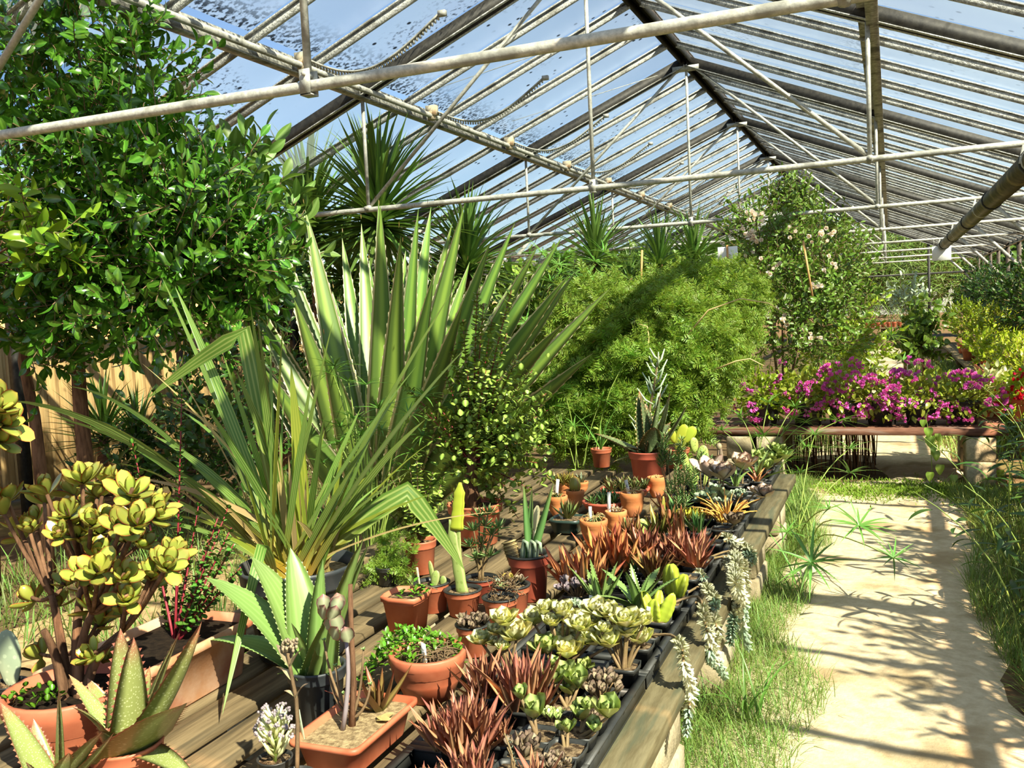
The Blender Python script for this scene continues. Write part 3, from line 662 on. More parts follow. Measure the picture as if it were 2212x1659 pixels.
# ---- pots
def round_pot(root, d, h, mat, style='std', soil='potsoil', rimmat=None):
    r = d/2; t = 0.007 if d > 0.1 else 0.004
    if style == 'clay':
        prof = [(0, 0), (r*0.55, 0), (r*0.6, h*0.06), (r*0.78, h*0.22), (r*0.9, h*0.45), (r*0.93, h*0.66), (r*0.96, h*0.68), (r*0.96, h*0.76), (r, h*0.79), (r, h*0.98), (r*0.97, h), (r-t*2, h), (r*0.86, h*0.8), (r*0.84, h*0.7)]
    elif style == 'bowl':
        prof = [(0, 0), (r*0.62, 0), (r*0.80, h*0.35), (r*0.86, h*0.42), (r*0.87, h*0.58), (r*0.93, h*0.62), (r*0.96, h*0.78), (r, h*0.82), (r, h*0.97), (r*0.98, h), (r-t*2, h), (r*0.88, h*0.8)]
    else:
        rb = r*0.74
        prof = [(0, 0), (rb*0.96, 0), (rb, h*0.015), (rb+(r*0.93-rb)*0.75, h*0.76), (r*0.95, h*0.78), (r*0.96, h*0.80), (r*0.985, h*0.95), (r, h*0.96), (r, h), (r-t, h), (r*0.92, h*0.84)]
    ob('pot', lathe(prof, 22), M[mat], root)
    if rimmat: ob('pot_rim', lathe([(r-t*1.6, h*0.97), (r+0.002, h*0.97), (r+0.003, h*1.01), (r-t*1.6, h*1.012), (r-t*2, h*0.9)], 22), M[rimmat], root)
    rs = r*0.90
    A = [[(rs*k/4*math.cos(2*PI*j/16), rs*k/4*math.sin(2*PI*j/16), h*0.87+R.uniform(-1, 1)*0.005*(k < 4)) for j in range(16)] for k in range(4, -1, -1)]
    ob('soil', gridgeo(A, closeu=True), M[soil], root)
    return h*0.87
def sq_pot(root, w_, h, mat='black', soil='potsoil'):
    r = w_/2
    ob('pot', lathe([(0, 0), (r*0.72, 0), (r*0.9, h*0.85), (r*0.98, h*0.86), (r, h), (r*0.94, h), (r*0.9, h*0.8)], 16, sq=6), M[mat], root)
    A = lathe([(r*0.91, h*0.86), (r*0.5, h*0.9), (0, h*0.88)], 16, sq=6); ob('soil', A, M[soil], root)
    return h*0.88
def rect_planter(root, lx, ly, h, mat, soil='drysoil', rim=0.02):
    ax, ay = lx/2, ly/2
    def ring(s, z, n=4):
        out = []; rc = min(ax, ay)*0.25
        for cx, cy, a0 in ((1, 1, 0), (-1, 1, 1), (-1, -1, 2), (1, -1, 3)):
            for k in range(n+1):
                a = a0*PI/2+PI/2*k/n
                out.append((cx*(ax+s-rc)+rc*math.cos(a), cy*(ay+s-rc)+rc*math.sin(a), z))
        return out
    A = [[(0, 0, 0)]*20, ring(-0.03, 0), ring(-0.028, 0.004), ring(-0.012, h*0.82), ring(0.0, h*0.84), ring(0.004, h*0.86), ring(0.004, h), ring(-0.006, h), ring(-0.016, h*0.86)]
    ob('pot', gridgeo(A, closeu=True), M[mat], root)
    B = [ring(-0.016, h*0.86), ring(-0.05, h*0.88), [(0, 0, h*0.87)]*20]
    ob('soil', gridgeo(B, closeu=True), M[soil], root)
    return h*0.87
def txt(s, size, root, Mx, mat='ink'):
    c = bpy.data.curves.new('price_text', 'FONT'); c.body = s; c.size = size; c.align_x = 'CENTER'; c.align_y = 'CENTER'
    tmp = bpy.data.objects.new('tmp_text', c); COL.objects.link(tmp)
    dg = bpy.context.evaluated_depsgraph_get(); me = bpy.data.meshes.new_from_object(tmp.evaluated_get(dg))
    bpy.data.objects.remove(tmp); me.materials.clear(); me.materials.append(M[mat])
    o = bpy.data.objects.new('price_text', me); COL.objects.link(o); o.parent = root; o.matrix_basis = Mx
    return o
def label_stake(root, pos, h, w_, lean=(0, 0), mat='white', text=None, face=None, arrow=False):
    # flat plastic plant label stuck into the soil, facing the aisle/camera side
    a = math.radians(-22) if face is None else face
    Mx = Matrix.Translation(Vector(pos)) @ Matrix.Rotation(a, 4, 'Z') @ Matrix.Rotation(lean[0], 4, 'Y') @ Matrix.Rotation(lean[1], 4, 'X')
    if arrow:
        g = join([box(-w_*0.2, w_*0.2, -0.0012, 0.0012, -0.03, h*0.55), gridgeo([[(-w_*0.12, -0.0015, h*0.5), (w_*0.12, -0.0015, h*0.5)], [(-w_*0.5, -0.0015, h*0.6), (w_*0.5, -0.0015, h*0.6)], [(-w_*0.5, -0.0015, h*0.92), (w_*0.5, -0.0015, h*0.92)], [(-w_*0.15, -0.0015, h), (w_*0.15, -0.0015, h)]]),
            gridgeo([[(w_*0.12, 0.0015, h*0.5), (-w_*0.12, 0.0015, h*0.5)], [(w_*0.5, 0.0015, h*0.6), (-w_*0.5, 0.0015, h*0.6)], [(w_*0.5, 0.0015, h*0.92), (-w_*0.5, 0.0015, h*0.92)], [(w_*0.15, 0.0015, h), (-w_*0.15, 0.0015, h)]])])
    else: g = bbox(-w_/2, w_/2, -0.0012, 0.0012, -0.03, h, 0.0008)
    o = ob('label_stake', g, M[mat], root, M=Mx, smooth=False)
    if text: txt(text, w_*0.8, o, Matrix.Translation((0, -0.0017, h*0.62)) @ Matrix.Rotation(PI/2, 4, 'X') @ Matrix.Rotation(PI/2, 4, 'Z'))
    return o
BPOTS = []
def onbench(px, py, z=HB): p = P(px, py, Z=z); return Vector((p.x, p.y, z))
def potted(name, label, cat, px, py, wpx, hpx, mat, style='std', rimmat=None, soil='potsoil', group=None):
    p = onbench(px, py); k = mpp(p)
    t = thing(name, label, cat, p, group); BPOTS.append((t, wpx*k/2*0.97, True))
    return t, round_pot(t, wpx*k, hpx*k, mat, style, soil, rimmat), k
# ---- stems with leaves
def stemgeo(pts, r0, r1, n=6): return tube(pts, [r0+(r1-r0)*i/(len(pts)-1) for i in range(len(pts))], n)
def sprig(pts, step, L, kind, tilt=1.0, whorl=3, jit=0.2, endfac=0.6):
    """merged leaves all along a path"""
    fr = frames(pts); seg = []; ms = []
    tot = 0
    for i in range(len(fr)-1):
        p, q = fr[i][0], fr[i+1][0]; l = (q-p).length; n = max(1, int(l/step))
        for j in range(n):
            seg.append((p.lerp(q, j/n), fr[i][1]))
    az = R.uniform(0, 6)
    for k, (p, d) in enumerate(seg):
        B = d.to_track_quat('Z', 'Y').to_matrix().to_4x4()
        f = 1-(1-endfac)*(k/max(1, len(seg)-1))
        for wv in range(whorl):
            az += 2*PI/whorl
            ms.append(Matrix.Translation(p) @ B @ lm((0, 0, 0), az+R.uniform(-jit, jit), tilt+R.uniform(-jit, jit), L*f*R.uniform(0.85, 1.1)))
        az += 1.1
    return merge(G(kind), ms)
# ================================================================ trays along the aisle edge
TX0, TX1, TZ = -1.16, -0.70, HB
def tray_geo():
    w_, l_, h = TX1-TX0, 0.60, 0.055
    g = [box(0, w_, 0, l_, 0, 0.006)]
    for x_ in (0.006, w_-0.006): g.append(box(x_-0.006, x_+0.006, 0, l_, 0, h))
    for y_ in (0.006, l_-0.006): g.append(box(0, w_, y_-0.006, y_+0.006, 0, h))
    g.append(box(-0.008, 0.016, -0.006, l_+0.006, h-0.005, h)); g.append(box(w_-0.016, w_+0.008, -0.006, l_+0.006, h-0.005, h))
    g.append(box(-0.008, w_+0.008, -0.006, 0.016, h-0.005, h)); g.append(box(-0.008, w_+0.008, l_-0.016, l_+0.006, h-0.005, h))
    for i in (1, 2, 3): x_ = w_*i/4; g.append(box(x_-0.009, x_+0.009, 0, l_, h-0.022, h-0.004))
    for i in (1, 2, 3, 4): y_ = l_*i/5; g.append(box(0, w_, y_-0.009, y_+0.009, h-0.022, h-0.004))
    return join(g)
tray_m = mk('pot_tray', tray_geo(), M['black'], False)
ordn = ['nearest', 'second', 'third', 'fourth', 'fifth', 'sixth', 'seventh', 'farthest']
for i in range(8):
    tag(obm('pot_tray', tray_m, loc=(TX0, 1.45+i*0.615, TZ)), 'black plastic carrying tray of succulents on the bench edge, %s from the front' % ordn[i], 'tray', 'black pot trays along the aisle edge')
TP = HB+0.008
RELAX = []
def relax(items, box_, it=120, lim=0.06):
    # nudge pots apart so that none stand in each other
    org = [o.location.copy() for o, r, mv in items]
    for _ in range(it):
        for i in range(len(items)):
            for j in range(i):
                a, ra, ma = items[i]; b, rb_, mb = items[j]
                d = a.location-b.location; d.z = 0; l = d.length
                if l < ra+rb_ and l > 1e-5:
                    s = (ra+rb_-l)/l*0.5
                    if ma: a.location += d*s*(1 if mb else 2)
                    if mb: b.location -= d*s*(1 if ma else 2)
        for (o, r, mv), g in zip(items, org):
            if not mv: continue
            for k in (0, 1):
                o.location[k] = min(max(o.location[k], g[k]-lim), g[k]+lim)
                o.location[k] = min(max(o.location[k], box_[k][0]+r), box_[k][1]-r)
def tray_plant(name, label, cat, px, py, w_=0.098, h=0.085, group='succulents in small black pots'):
    p = P(px, py, Z=TP+h*0.9)
    t = thing(name, label, cat, (min(max(p.x, TX0+0.055), TX1-0.055), p.y, TP), group); RELAX.append((t, w_/2*0.98, True))
    return t, sq_pot(t, w_, h), mpp(p)
# ---- red aloe clumps: (px, py) of the soil, rosettes, leaf length px, spread px
def aloe_clump(label, px, py, nros, nleaf, Lpx, spx, mat, kind='red', t0=0.05, t1=0.7, name='aloe'):
    if nros > 2: nros = int(nros*1.5); nleaf += 3
    t, z, k = tray_plant(name, label, 'succulent', px, py)
    for i in range(nros):
        a = i*GA+R.random(); rr = spx*k*math.sqrt(i/max(1, nros-1))*0.9 if nros > 1 else 0
        rosette(t, (rr*math.cos(a), rr*math.sin(a), z-0.005-0.006*(i > 0)), nleaf, 1.18*Lpx*k*R.uniform(0.85, 1.12)*(1-0.15*i/nros), kind, mat, t0, t1, axis=(math.cos(a)*rr*4, math.sin(a)*rr*4, 1))
    return t, z, k
aloe_clump('big bushy red-brown aloe clump at the front left of the nearest tray', 1000, 1606, 8, 9, 105, 62, 'redaloe')
aloe_clump('red-brown aloe with a greenish tall middle, beside the cream rosette shrub', 1138, 1530, 5, 9, 125, 40, 'redaloe')
aloe_clump('dark red aloe squeezed between the two larger red aloes and the bowl', 1048, 1500, 4, 8, 90, 30, 'redaloe')
aloe_clump('red aloe cut by the bottom of the picture, beside the pale green rosettes', 1065, 1676, 4, 8, 85, 40, 'redaloe')
aloe_clump('small red aloe whose tips peep up at the bottom beside the planter', 925, 1690, 3, 7, 50, 24, 'redaloe')
aloe_clump('single sharp red aloe at the bottom edge by the bench corner', 1240, 1685, 2, 7, 88, 22, 'redaloe')
aloe_clump('bright orange aloe clump at the left of the third tray', 1262, 1268, 5, 8, 100, 46, 'orangealoe')
aloe_clump('tall orange aloe behind the green-leaved aloes', 1325, 1225, 4, 8, 95, 34, 'orangealoe')
aloe_clump('broad red and green aloe rosette behind the lime cactus', 1412, 1252, 3, 11, 80, 20, 'brownaloe', t1=0.95)
aloe_clump('red aloe with a tall spike rising above its neighbours', 1400, 1205, 3, 8, 78, 24, 'redaloe')
aloe_clump('wide brick-red aloe clump by the trailing pale sedum', 1480, 1205, 6, 8, 66, 50, 'redaloe')
aloe_clump('red aloe leaning over the bench edge by the donkey-tail sedum', 1545, 1225, 3, 8, 72, 20, 'redaloe', t1=1.1)
aloe_clump('dark olive aloe in front of the prickly pear pad', 1362, 1185, 3, 7, 75, 20, 'brownaloe', t1=0.5)
aloe_clump('yellow-green aloe rosette right of the prickly pear pad', 1412, 1165, 1, 12, 70, 0, 'olive', t1=0.9)
aloe_clump('thin reddish aloe behind the yellow-green aloe', 1448, 1150, 2, 8, 64, 12, 'brownaloe', t1=0.6)
aloe_clump('dark green pointed aloe rosette right of the yellow paddles', 1512, 1150, 2, 12, 52, 12, 'haworthiag', t1=0.7)
aloe_clump('green pointed rosette behind the thin reddish aloe', 1468, 1110, 2, 10, 46, 14, 'haworthiag', t1=0.7)
aloe_clump('small coral and green aloe near the middle of the fourth tray', 1385, 1235, 2, 8, 44, 14, 'haworthiag', t1=0.6)
aloe_clump('upright straw-coloured aloe standing in the red clump', 1475, 1172, 2, 6, 72, 14, 'orangealoe', t1=0.35)
aloe_clump('pink-brown warty rosette at the left of the fifth tray', 1450, 1100, 2, 9, 48, 16, 'redaloe', t1=0.9)
# ---- long-leaved aloes
def long_aloe(label, px, py, leaves, Lpx, mat, name='aloe', kind='aloe'):
    t, z, k = tray_plant(name, label, 'succulent', px, py)
    rosette(t, (0, 0, z-0.01), leaves, Lpx*k, kind, mat, 0.1, 0.95, wob=0.2)
    return t
long_aloe('open green aloe with long curving toothed leaves behind the cream rosettes', 1378, 1312, 10, 135, 'galoe')
long_aloe('tall green toothed aloe between the orange aloes', 1288, 1310, 8, 130, 'galoe', kind='aloeup')
long_aloe('narrow-leaved green aloe near the far end of the trays', 1635, 1035, 9, 90, 'galoe', kind='thinaloe')
long_aloe('slender upright aloe behind the silver-leaved succulent', 1590, 1050, 7, 75, 'galoe', kind='thinaloe')
long_aloe('orange-tipped thin aloe at the far corner of the bench', 1672, 1040, 8, 55, 'orangealoe', kind='thinaloe')
# ---- cream rosette shrubs
def ros_shrub(label, basepx, items, mat, kind='cup', n=14, t0=0.1, t1=1.25, stem='greystem', name='rosette_succulent', dz=0):
    t, z, k = tray_plant(name, label, 'succulent', *basepx)
    L = t.location
    for (px, py, rp) in items:
        p = P(px, py, Y=L.y+R.uniform(-0.05, 0.05)+dz); loc = p-L
        if loc.z < z+0.03: loc.z = z+0.03
        loc.z = loc.z-rp*k*0.2
        c = Vector((loc.x*0.3, loc.y*0.3, loc.z*0.55))
        ob('stem', stemgeo(bez((R.uniform(-0.01, 0.01), R.uniform(-0.01, 0.01), z-0.01), c, loc, 6), 0.0065, 0.004), M[stem], t)
        ax = Vector((loc.x*0.8, loc.y*0.8-0.15, 0.6)).normalized()
        obm('rosette', rosmesh(n, kind, mat, t0, t1, R.randrange(3)), t, M=ld(loc, ax, rp*k*2.15, R.uniform(0, 6)))
    return t
ros_shrub('cream-green rosette shrub nearest the clay bowl, leftmost of the three', (1098, 1452), [(1043, 1388, 21), (1076, 1369, 16), (1115, 1378, 27), (1091, 1345, 23), (1075, 1392, 14), (1088, 1402, 14)], 'paler')
ros_shrub('large cream-green rosette shrub in the middle of the three, with many heads', (1215, 1440), [(1155, 1345, 23), (1180, 1319, 17), (1194, 1348, 17), (1216, 1325, 18), (1228, 1341, 19), (1216, 1381, 19), (1237, 1386, 16), (1252, 1357, 20), (1273, 1387, 26), (1228, 1414, 26), (1312, 1392, 25), (1276, 1351, 17), (1304, 1362, 13)], 'paler')
ros_shrub('cream-green rosette shrub nearest the bench edge, rightmost of the three', (1362, 1442), [(1270, 1333, 17), (1291, 1322, 23), (1315, 1328, 19), (1327, 1338, 19), (1353, 1348, 25), (1356, 1369, 19), (1383, 1386, 23), (1389, 1347, 18), (1338, 1352, 18)], 'paler')
ros_shrub('soft green rosette plant under the cream rosettes beside the red aloe', (1180, 1475), [(1166, 1412, 28), (1182, 1446, 15), (1203, 1465, 16)], 'greenr', n=10)
ros_shrub('small green rosette at the foot of the middle cream shrub', (1262, 1470), [(1256, 1443, 15)], 'greenr', n=12)
ros_shrub('cupped green succulent with egg-shaped leaves beside the brown-tipped plant', (1250, 1545), [(1222, 1490, 24), (1246, 1482, 24), (1273, 1500, 28), (1258, 1528, 24)], 'greenr', n=8, t1=0.9)
ros_shrub('broad-leaved lime-green succulent nearest the bench edge at the front', (1285, 1600), [(1300, 1553, 30), (1246, 1570, 24), (1274, 1602, 18), (1258, 1540, 18)], 'greenr', n=8, t1=1.0)
ros_shrub('large cupped pale green succulent beside the front red aloe', (1170, 1612), [(1163, 1566, 31), (1134, 1526, 20)], 'greenr', n=7, t1=0.9)
ros_shrub('tiny whitish-green bud succulent in the front tray', (1215, 1632), [(1213, 1604, 19), (1200, 1592, 13)], 'greenr', n=6, t1=0.8)
ros_shrub('cream-pink rosette on a bare stem near the far end of the trays', (1578, 1090), [(1580, 1030, 22), (1572, 1012, 12)], 'whiter', n=14)
ros_shrub('dusky pink rosette beside the furry column cactus', (1600, 1045), [(1606, 1010, 22)], 'whiter', n=14)
ros_shrub('white-petalled rosette on a silver stem at the back of the trays', (1525, 1075), [(1533, 1025, 28)], 'whiter', kind='spoon', n=9, t1=0.9)
ros_shrub('small pink-white rosette by the orange sticks', (1640, 1090), [(1648, 1068, 17), (1628, 1062, 10)], 'whiter', n=12)
ros_shrub('little tan rosette at the edge of the tray by the pale sedum', (1588, 1145), [(1586, 1130, 17)], 'greyk', n=10)
ros_shrub('green rosettes at the very end of the bench', (1672, 1012), [(1640, 990, 16), (1665, 995, 18), (1690, 988, 17), (1655, 1004, 15), (1678, 975, 14)], 'greenr', n=10)
ros_shrub('second group of green rosettes at the bench end, in front', (1648, 1020), [(1625, 1000, 12), (1655, 1018, 14)], 'greenr', n=10)
# ---- bushy grey-brown and purple kalanchoes
def bushy(label, px, py, n, hpx, wpx, mat, kind='spoon', leafpx=20, name='kalanchoe', per=8, t1=0.8, stem='greystem'):
    t, z, k = tray_plant(name, label, 'succulent', px, py)
    for i in range(n):
        a = i*GA; rr = wpx*k*0.5*math.sqrt((i+0.5)/n); h = hpx*k*R.uniform(0.55, 1.0)*(1-0.3*rr/(wpx*k*0.5))
        q = Vector((rr*math.cos(a), rr*math.sin(a), z+h))
        ob('stem', stemgeo(bez((q.x*0.2, q.y*0.2, z-0.01), (q.x*0.6, q.y*0.6, z+h*0.5), q, 4), 0.004, 0.0025, 5), M[stem], t)
        obm('leaf_head', rosmesh(per, kind, mat, 0.1, t1, R.randrange(3)), t, M=ld(q-Vector((0, 0, leafpx*k*0.4)), Vector((q.x, q.y, 0.12)), leafpx*k*1.35, R.uniform(0, 6)))
    return t
bushy('grey-brown kalanchoe bush with pale tips beside the bench edge', 1322, 1510, 16, 60, 85, 'greyk', leafpx=22)
bushy('grey-brown kalanchoe at the bottom edge between the red aloes', 1255, 1650, 9, 32, 60, 'greyk', leafpx=18)
bushy('dusty grey-green kalanchoe with brown edges in the front tray', 1168, 1650, 5, 32, 40, 'greyk', leafpx=36, per=8)
bushy('purple-grey kalanchoe drooping beside the big red pot', 1232, 1285, 14, 52, 72, 'purplek', leafpx=18, per=7)
bushy('low sage-green succulent under the purple-grey kalanchoe', 1252, 1316, 7, 18, 40, 'silverk', leafpx=15)
bushy('silver round-leaved kalanchoe at the middle of the far trays', 1540, 1110, 12, 62, 62, 'silverk', kind='round', leafpx=22, per=6, t1=1.0)
bushy('bright yellow bean-leaved succulent in the fifth tray', 1488, 1128, 9, 30, 48, 'yellowp', kind='paddle', leafpx=18, per=6)
bushy('orange-brown ground sedum behind the yellow beans', 1530, 1120, 10, 18, 46, 'stick', leafpx=12)
bushy('dark little sedum tuft beneath the upright blue sedums', 1478, 1080, 9, 18, 40, 'haworthiag', leafpx=12)
bushy('frosty blue rosettes near the orange sticks', 1602, 1085, 6, 26, 30, 'silverk', leafpx=12)
# ---- orange stick plant
t, z, k = tray_plant('stick_succulent', 'orange leafless stick succulent spilling over the bench edge', 'succulent', 1615, 1130)
for i in range(44):
    a = i*GA; rr = R.uniform(0.2, 1)*0.05; d = R.uniform(0.3, 1.1); L = R.uniform(45, 78)*k
    p0 = Vector((rr*math.cos(a), rr*math.sin(a), z-0.005)); p2 = p0+Vector((math.cos(a)*math.sin(d)*L, math.sin(a)*math.sin(d)*L, math.cos(d)*L))
    ob('stick', stemgeo(bez(p0, p0+Vector((rr*math.cos(a)*0.3, 0, L*0.55)), p2, 5), 0.0048, 0.0024, 5), M['stick'], t)
# ---- cacti
def padgeo(w_, h, th, n=8, m=10):
    A = []
    for i in range(n+1):
        a = -PI/2+PI*i/n; f = math.cos(a)*(0.85+0.15*math.sin(a))
        A.append([(f*w_/2*math.cos(2*PI*j/m), f*th/2*math.sin(2*PI*j/m), h/2+math.sin(a)*h/2) for j in range(m)])
    return gridgeo(A, closeu=True)
def lobed(hs, w_, mat, root, pos, lean, wings=3, name='stem_segment'):
    """scalloped flat-winged cactus column"""
    n = 16; A = []
    m = wings*4
    for i in range(n+1):
        t = i/n; env = (math.sin(PI*min(1, t*0.93+0.06))**0.35)*(1-0.1*abs(math.sin(t*PI*5)))
        row = []
        for j in range(m):
            a = 2*PI*j/m; r = w_/2*env*(0.28+0.72*(0.5+0.5*math.cos(wings*a))**1.4)
            row.append((r*math.cos(a), r*math.sin(a), hs*t))
        A.append(row)
    A = [[(0, 0, 0)]*m]+A+[[(0, 0, hs)]*m]
    return ob(name, gridgeo(A, closeu=True), M[mat], root, M=ld(pos, lean, 1, R.uniform(0, 2)))
t, z, k = tray_plant('lime_cactus', 'lime green scalloped cactus with several joints at the bench edge', 'cactus', 1438, 1342)
for lx, ln, h, w_ in ((0, (0.0, 0, 1), 55, 44), (-0.012, (-0.35, 0.1, 1), 72, 34), (0.012, (0.45, -0.05, 1), 78, 36), (0.0, (0.05, 0.4, 1), 72, 30)): lobed(h*k, w_*k, 'lime', t, (lx, 0, z-0.01), ln)
t, z, k = tray_plant('lime_cactus', 'taller lime green winged cactus behind the jointed one', 'cactus', 1462, 1292)
for lx, ln, h, w_ in ((0, (-0.06, 0, 1), 78, 50), (0.015, (0.3, 0.1, 1), 58, 38)): lobed(h*k, w_*k, 'lime', t, (lx, 0, z-0.01), ln)
def opuntia(label, px, py, pads, mat='pad', name='prickly_pear'):
    t, z, k = tray_plant(name, label, 'cactus', px, py)
    for dx, dz_, w_, h, rz, ry in pads:
        ob('pad', padgeo(w_*k, h*k, 0.018), M[mat], t, M=Matrix.Translation((dx*k, R.uniform(-0.01, 0.01), z-0.008+dz_*k)) @ Matrix.Rotation(rz, 4, 'Z') @ Matrix.Rotation(ry, 4, 'Y'))
    return t
opuntia('bright green oval prickly pear pad with dark dots', 1380, 1172, [(0, 0, 31, 56, 0.4, 0.05)])
opuntia('tall prickly pear with yellow-edged pads at the back of the bench', 1500, 1048, [(0, 0, 28, 62, 0.3, 0.0), (14, 30, 30, 62, 0.1, 0.15), (-12, 34, 22, 46, 0.6, -0.3), (20, 0, 16, 50, 1.0, 0.35), (4, 74, 22, 34, 0.5, -0.1)])
t, z, k = tray_plant('column_cactus', 'thin furry pinkish column cactus at the far end of the trays', 'cactus', 1556, 1045)
lobed(82*k, 17*k, 'greyk', t, (0, 0, z), (0.02, 0, 1), 6); ob('top_tuft', ellip(0.017, 0.017, 0.022), M['greyk'], t, loc=(0, 0, z+82*k))
t, z, k = tray_plant('column_cactus', 'thin spiny green cactus stalk beside the clay pots', 'cactus', 1342, 1180)
lobed(64*k, 10*k, 'cactus', t, (0, 0, z), (-0.05, 0, 1), 4)
t, z, k = tray_plant('column_cactus', 'slim olive cactus finger standing left of the pale sedums', 'cactus', 1432, 1140)
lobed(70*k, 12*k, 'olive', t, (0, 0, z), (0.05, 0, 1), 4); lobed(42*k, 11*k, 'orangealoe', t, (0.025, 0, z), (0.1, 0, 1), 4)
# ---- upright bottle-brush sedums
def sedum_stand(label, px, py, sprigs, mat='sedum', name='sedum', Lpx=21):
    t, z, k = tray_plant(name, label, 'succulent', px, py)
    L0 = t.location
    for (sx, sy, lx, ly) in sprigs:      # start and tip of the leafy part, in photo pixels
        a = P(sx, sy, Y=L0.y)-L0; b = P(lx, ly, Y=L0.y)-L0
        ob('stem', stemgeo([Vector((a.x*0.3, 0, z-0.01)), a*0.7+Vector((0, 0, z*0.3)), a, b], 0.004, 0.002, 5), M['greystem'], t)
        mid = (a+b)/2+Vector((0.006, 0.004, 0))
        stuff(ob('foliage', sprig([a, mid, b], 0.009, Lpx*k, 'needle', 0.95, 5), M[mat], t))
    return t
sedum_stand('tall blue-green needle sedum in front of the big red pot', 1442, 1085, [(1430, 1010, 1437, 935), (1432, 1000, 1428, 955), (1445, 1005, 1450, 975)])
sedum_stand('blue-green needle sedum beside the upright cactus, drooping at its tip', 1466, 1070, [(1468, 1005, 1472, 945), (1460, 1003, 1466, 960)])
sedum_stand('dense clump of blue-green needle sedum in the middle of the far trays', 1470, 1105, [(1452, 1050, 1455, 1005), (1470, 1050, 1474, 1005), (1485, 1055, 1492, 1010), (1495, 1080, 1488, 1045), (1462, 1085, 1460, 1055), (1440, 1070, 1438, 1040)])
sedum_stand('blue-green needle sedum near the prickly pear', 1515, 1058, [(1512, 1010, 1516, 975), (1530, 1010, 1532, 985), (1500, 1015, 1505, 990)])
sedum_stand('short needle sedum at the foot of the silver kalanchoe', 1478, 1135, [(1480, 1098, 1484, 1070), (1464, 1090, 1462, 1072)])
sedum_stand('feathery blue sprig hanging beside the cupped pale succulent', 1140, 1650, [(1140, 1610, 1124, 1566), (1146, 1630, 1130, 1596)], 'bluesedum', Lpx=9)
# ---- trailing donkey-tail sedums over the bench edge
def trailing(label, px, py, trails, name='donkey_tail_sedum', mat='whitesedum', tail='bluesedum', Lpx=19):
    t, z, k = tray_plant(name, label, 'succulent', px, py)
    L0 = t.location
    for tr_ in trails:
        pts = [Vector((0, 0, z))]
        for i, (x_, y_, xo) in enumerate(tr_):
            p = P(x_, y_, X=xo)-L0; pts.append(p)
        sm = []
        for i in range(len(pts)-1):
            for q in range(4): 
                u = q/4; p0 = pts[max(i-1, 0)]; p1 = pts[i]; p2 = pts[i+1]; p3 = pts[min(i+2, len(pts)-1)]
                sm.append(0.5*((2*p1)+(p2-p0)*u+(2*p0-5*p1+4*p2-p3)*u*u+(3*p1-p0-3*p2+p3)*u**3))
        sm.append(pts[-1])
        ob('stem', stemgeo(sm, 0.005, 0.003, 5), M['greystem'], t)
        st = 6; ee = st+int((len(sm)-st)*0.72)
        stuff(ob('foliage', sprig(sm[st:ee+1], 0.0075, Lpx*k, 'bean', 0.95, 5, 0.3, 1.0), M[mat], t))
        stuff(ob('foliage_tip', sprig(sm[ee:], 0.0075, Lpx*k, 'bean', 0.8, 5, 0.3, 0.7), M[tail], t))
    return t
E0 = -0.585
trailing('donkey-tail sedum with one long tail hanging at the front of the bench edge', 1418, 1375, [[(1450, 1372, -0.66), (1472, 1400, -0.6), (1478, 1440, E0), (1492, 1490, E0), (1486, 1545, E0), (1482, 1592, E0)]])
trailing('donkey-tail sedum with a branching tangle of pale tails over the edge', 1490, 1305, [[(1510, 1285, -0.66), (1525, 1340, -0.6), (1535, 1380, E0), (1548, 1420, E0), (1568, 1458, E0)], [(1520, 1300, -0.68), (1545, 1335, -0.6), (1550, 1365, E0), (1535, 1400, E0), (1542, 1430, E0)], [(1515, 1262, -0.7), (1530, 1270, -0.66), (1545, 1290, -0.62), (1548, 1310, -0.6)]])
trailing('thick cream donkey-tail sedum falling furthest down the bench side', 1540, 1212, [[(1572, 1190, -0.68), (1588, 1215, -0.6), (1592, 1260, E0), (1590, 1310, E0), (1600, 1355, E0), (1612, 1400, E0)], [(1580, 1200, -0.66), (1600, 1225, -0.6), (1604, 1265, E0), (1592, 1300, E0), (1580, 1345, E0), (1572, 1390, E0)], [(1560, 1205, -0.7), (1580, 1225, -0.62), (1585, 1260, E0+0.02), (1600, 1300, E0+0.02), (1604, 1340, E0+0.02)]])
trailing('pale donkey-tail sedum lying across the tray by the little tan rosette', 1560, 1175, [[(1562, 1150, -0.74), (1575, 1165, -0.7), (1600, 1175, -0.66), (1622, 1195, -0.6), (1625, 1218, E0)], [(1556, 1140, -0.8), (1560, 1145, -0.78), (1562, 1150, -0.78)], [(1565, 1170, -0.72), (1590, 1178, -0.68), (1612, 1190, -0.63), (1618, 1205, -0.6)]], Lpx=16)
trailing('small white-leaved trailing succulent in front of the brick-red aloe', 1500, 1250, [[(1505, 1232, -0.74), (1512, 1238, -0.72), (1520, 1246, -0.7)], [(1490, 1240, -0.78), (1498, 1245, -0.76), (1506, 1252, -0.74)]], Lpx=14)
aloe_clump('short rusty aloe between the two front red clumps', 1085, 1600, 3, 7, 60, 20, 'redaloe')
bushy('sage-grey kalanchoe tuft at the bench edge beside the lime succulent', 1330, 1560, 8, 26, 44, 'greyk', leafpx=18)
bushy('small mint-green succulent tuft in the middle of the front tray', 1205, 1560, 6, 22, 36, 'greenr', leafpx=18)
bushy('small dusty rosettes under the cream rosette shrubs', 1160, 1480, 6, 14, 40, 'silverk', leafpx=14)
bushy('tawny trailing stems at the bench edge behind the cream shrub', 1420, 1400, 7, 18, 40, 'greyk', leafpx=14)
relax(RELAX, ((TX0, TX1), (1.3, 6.4)))
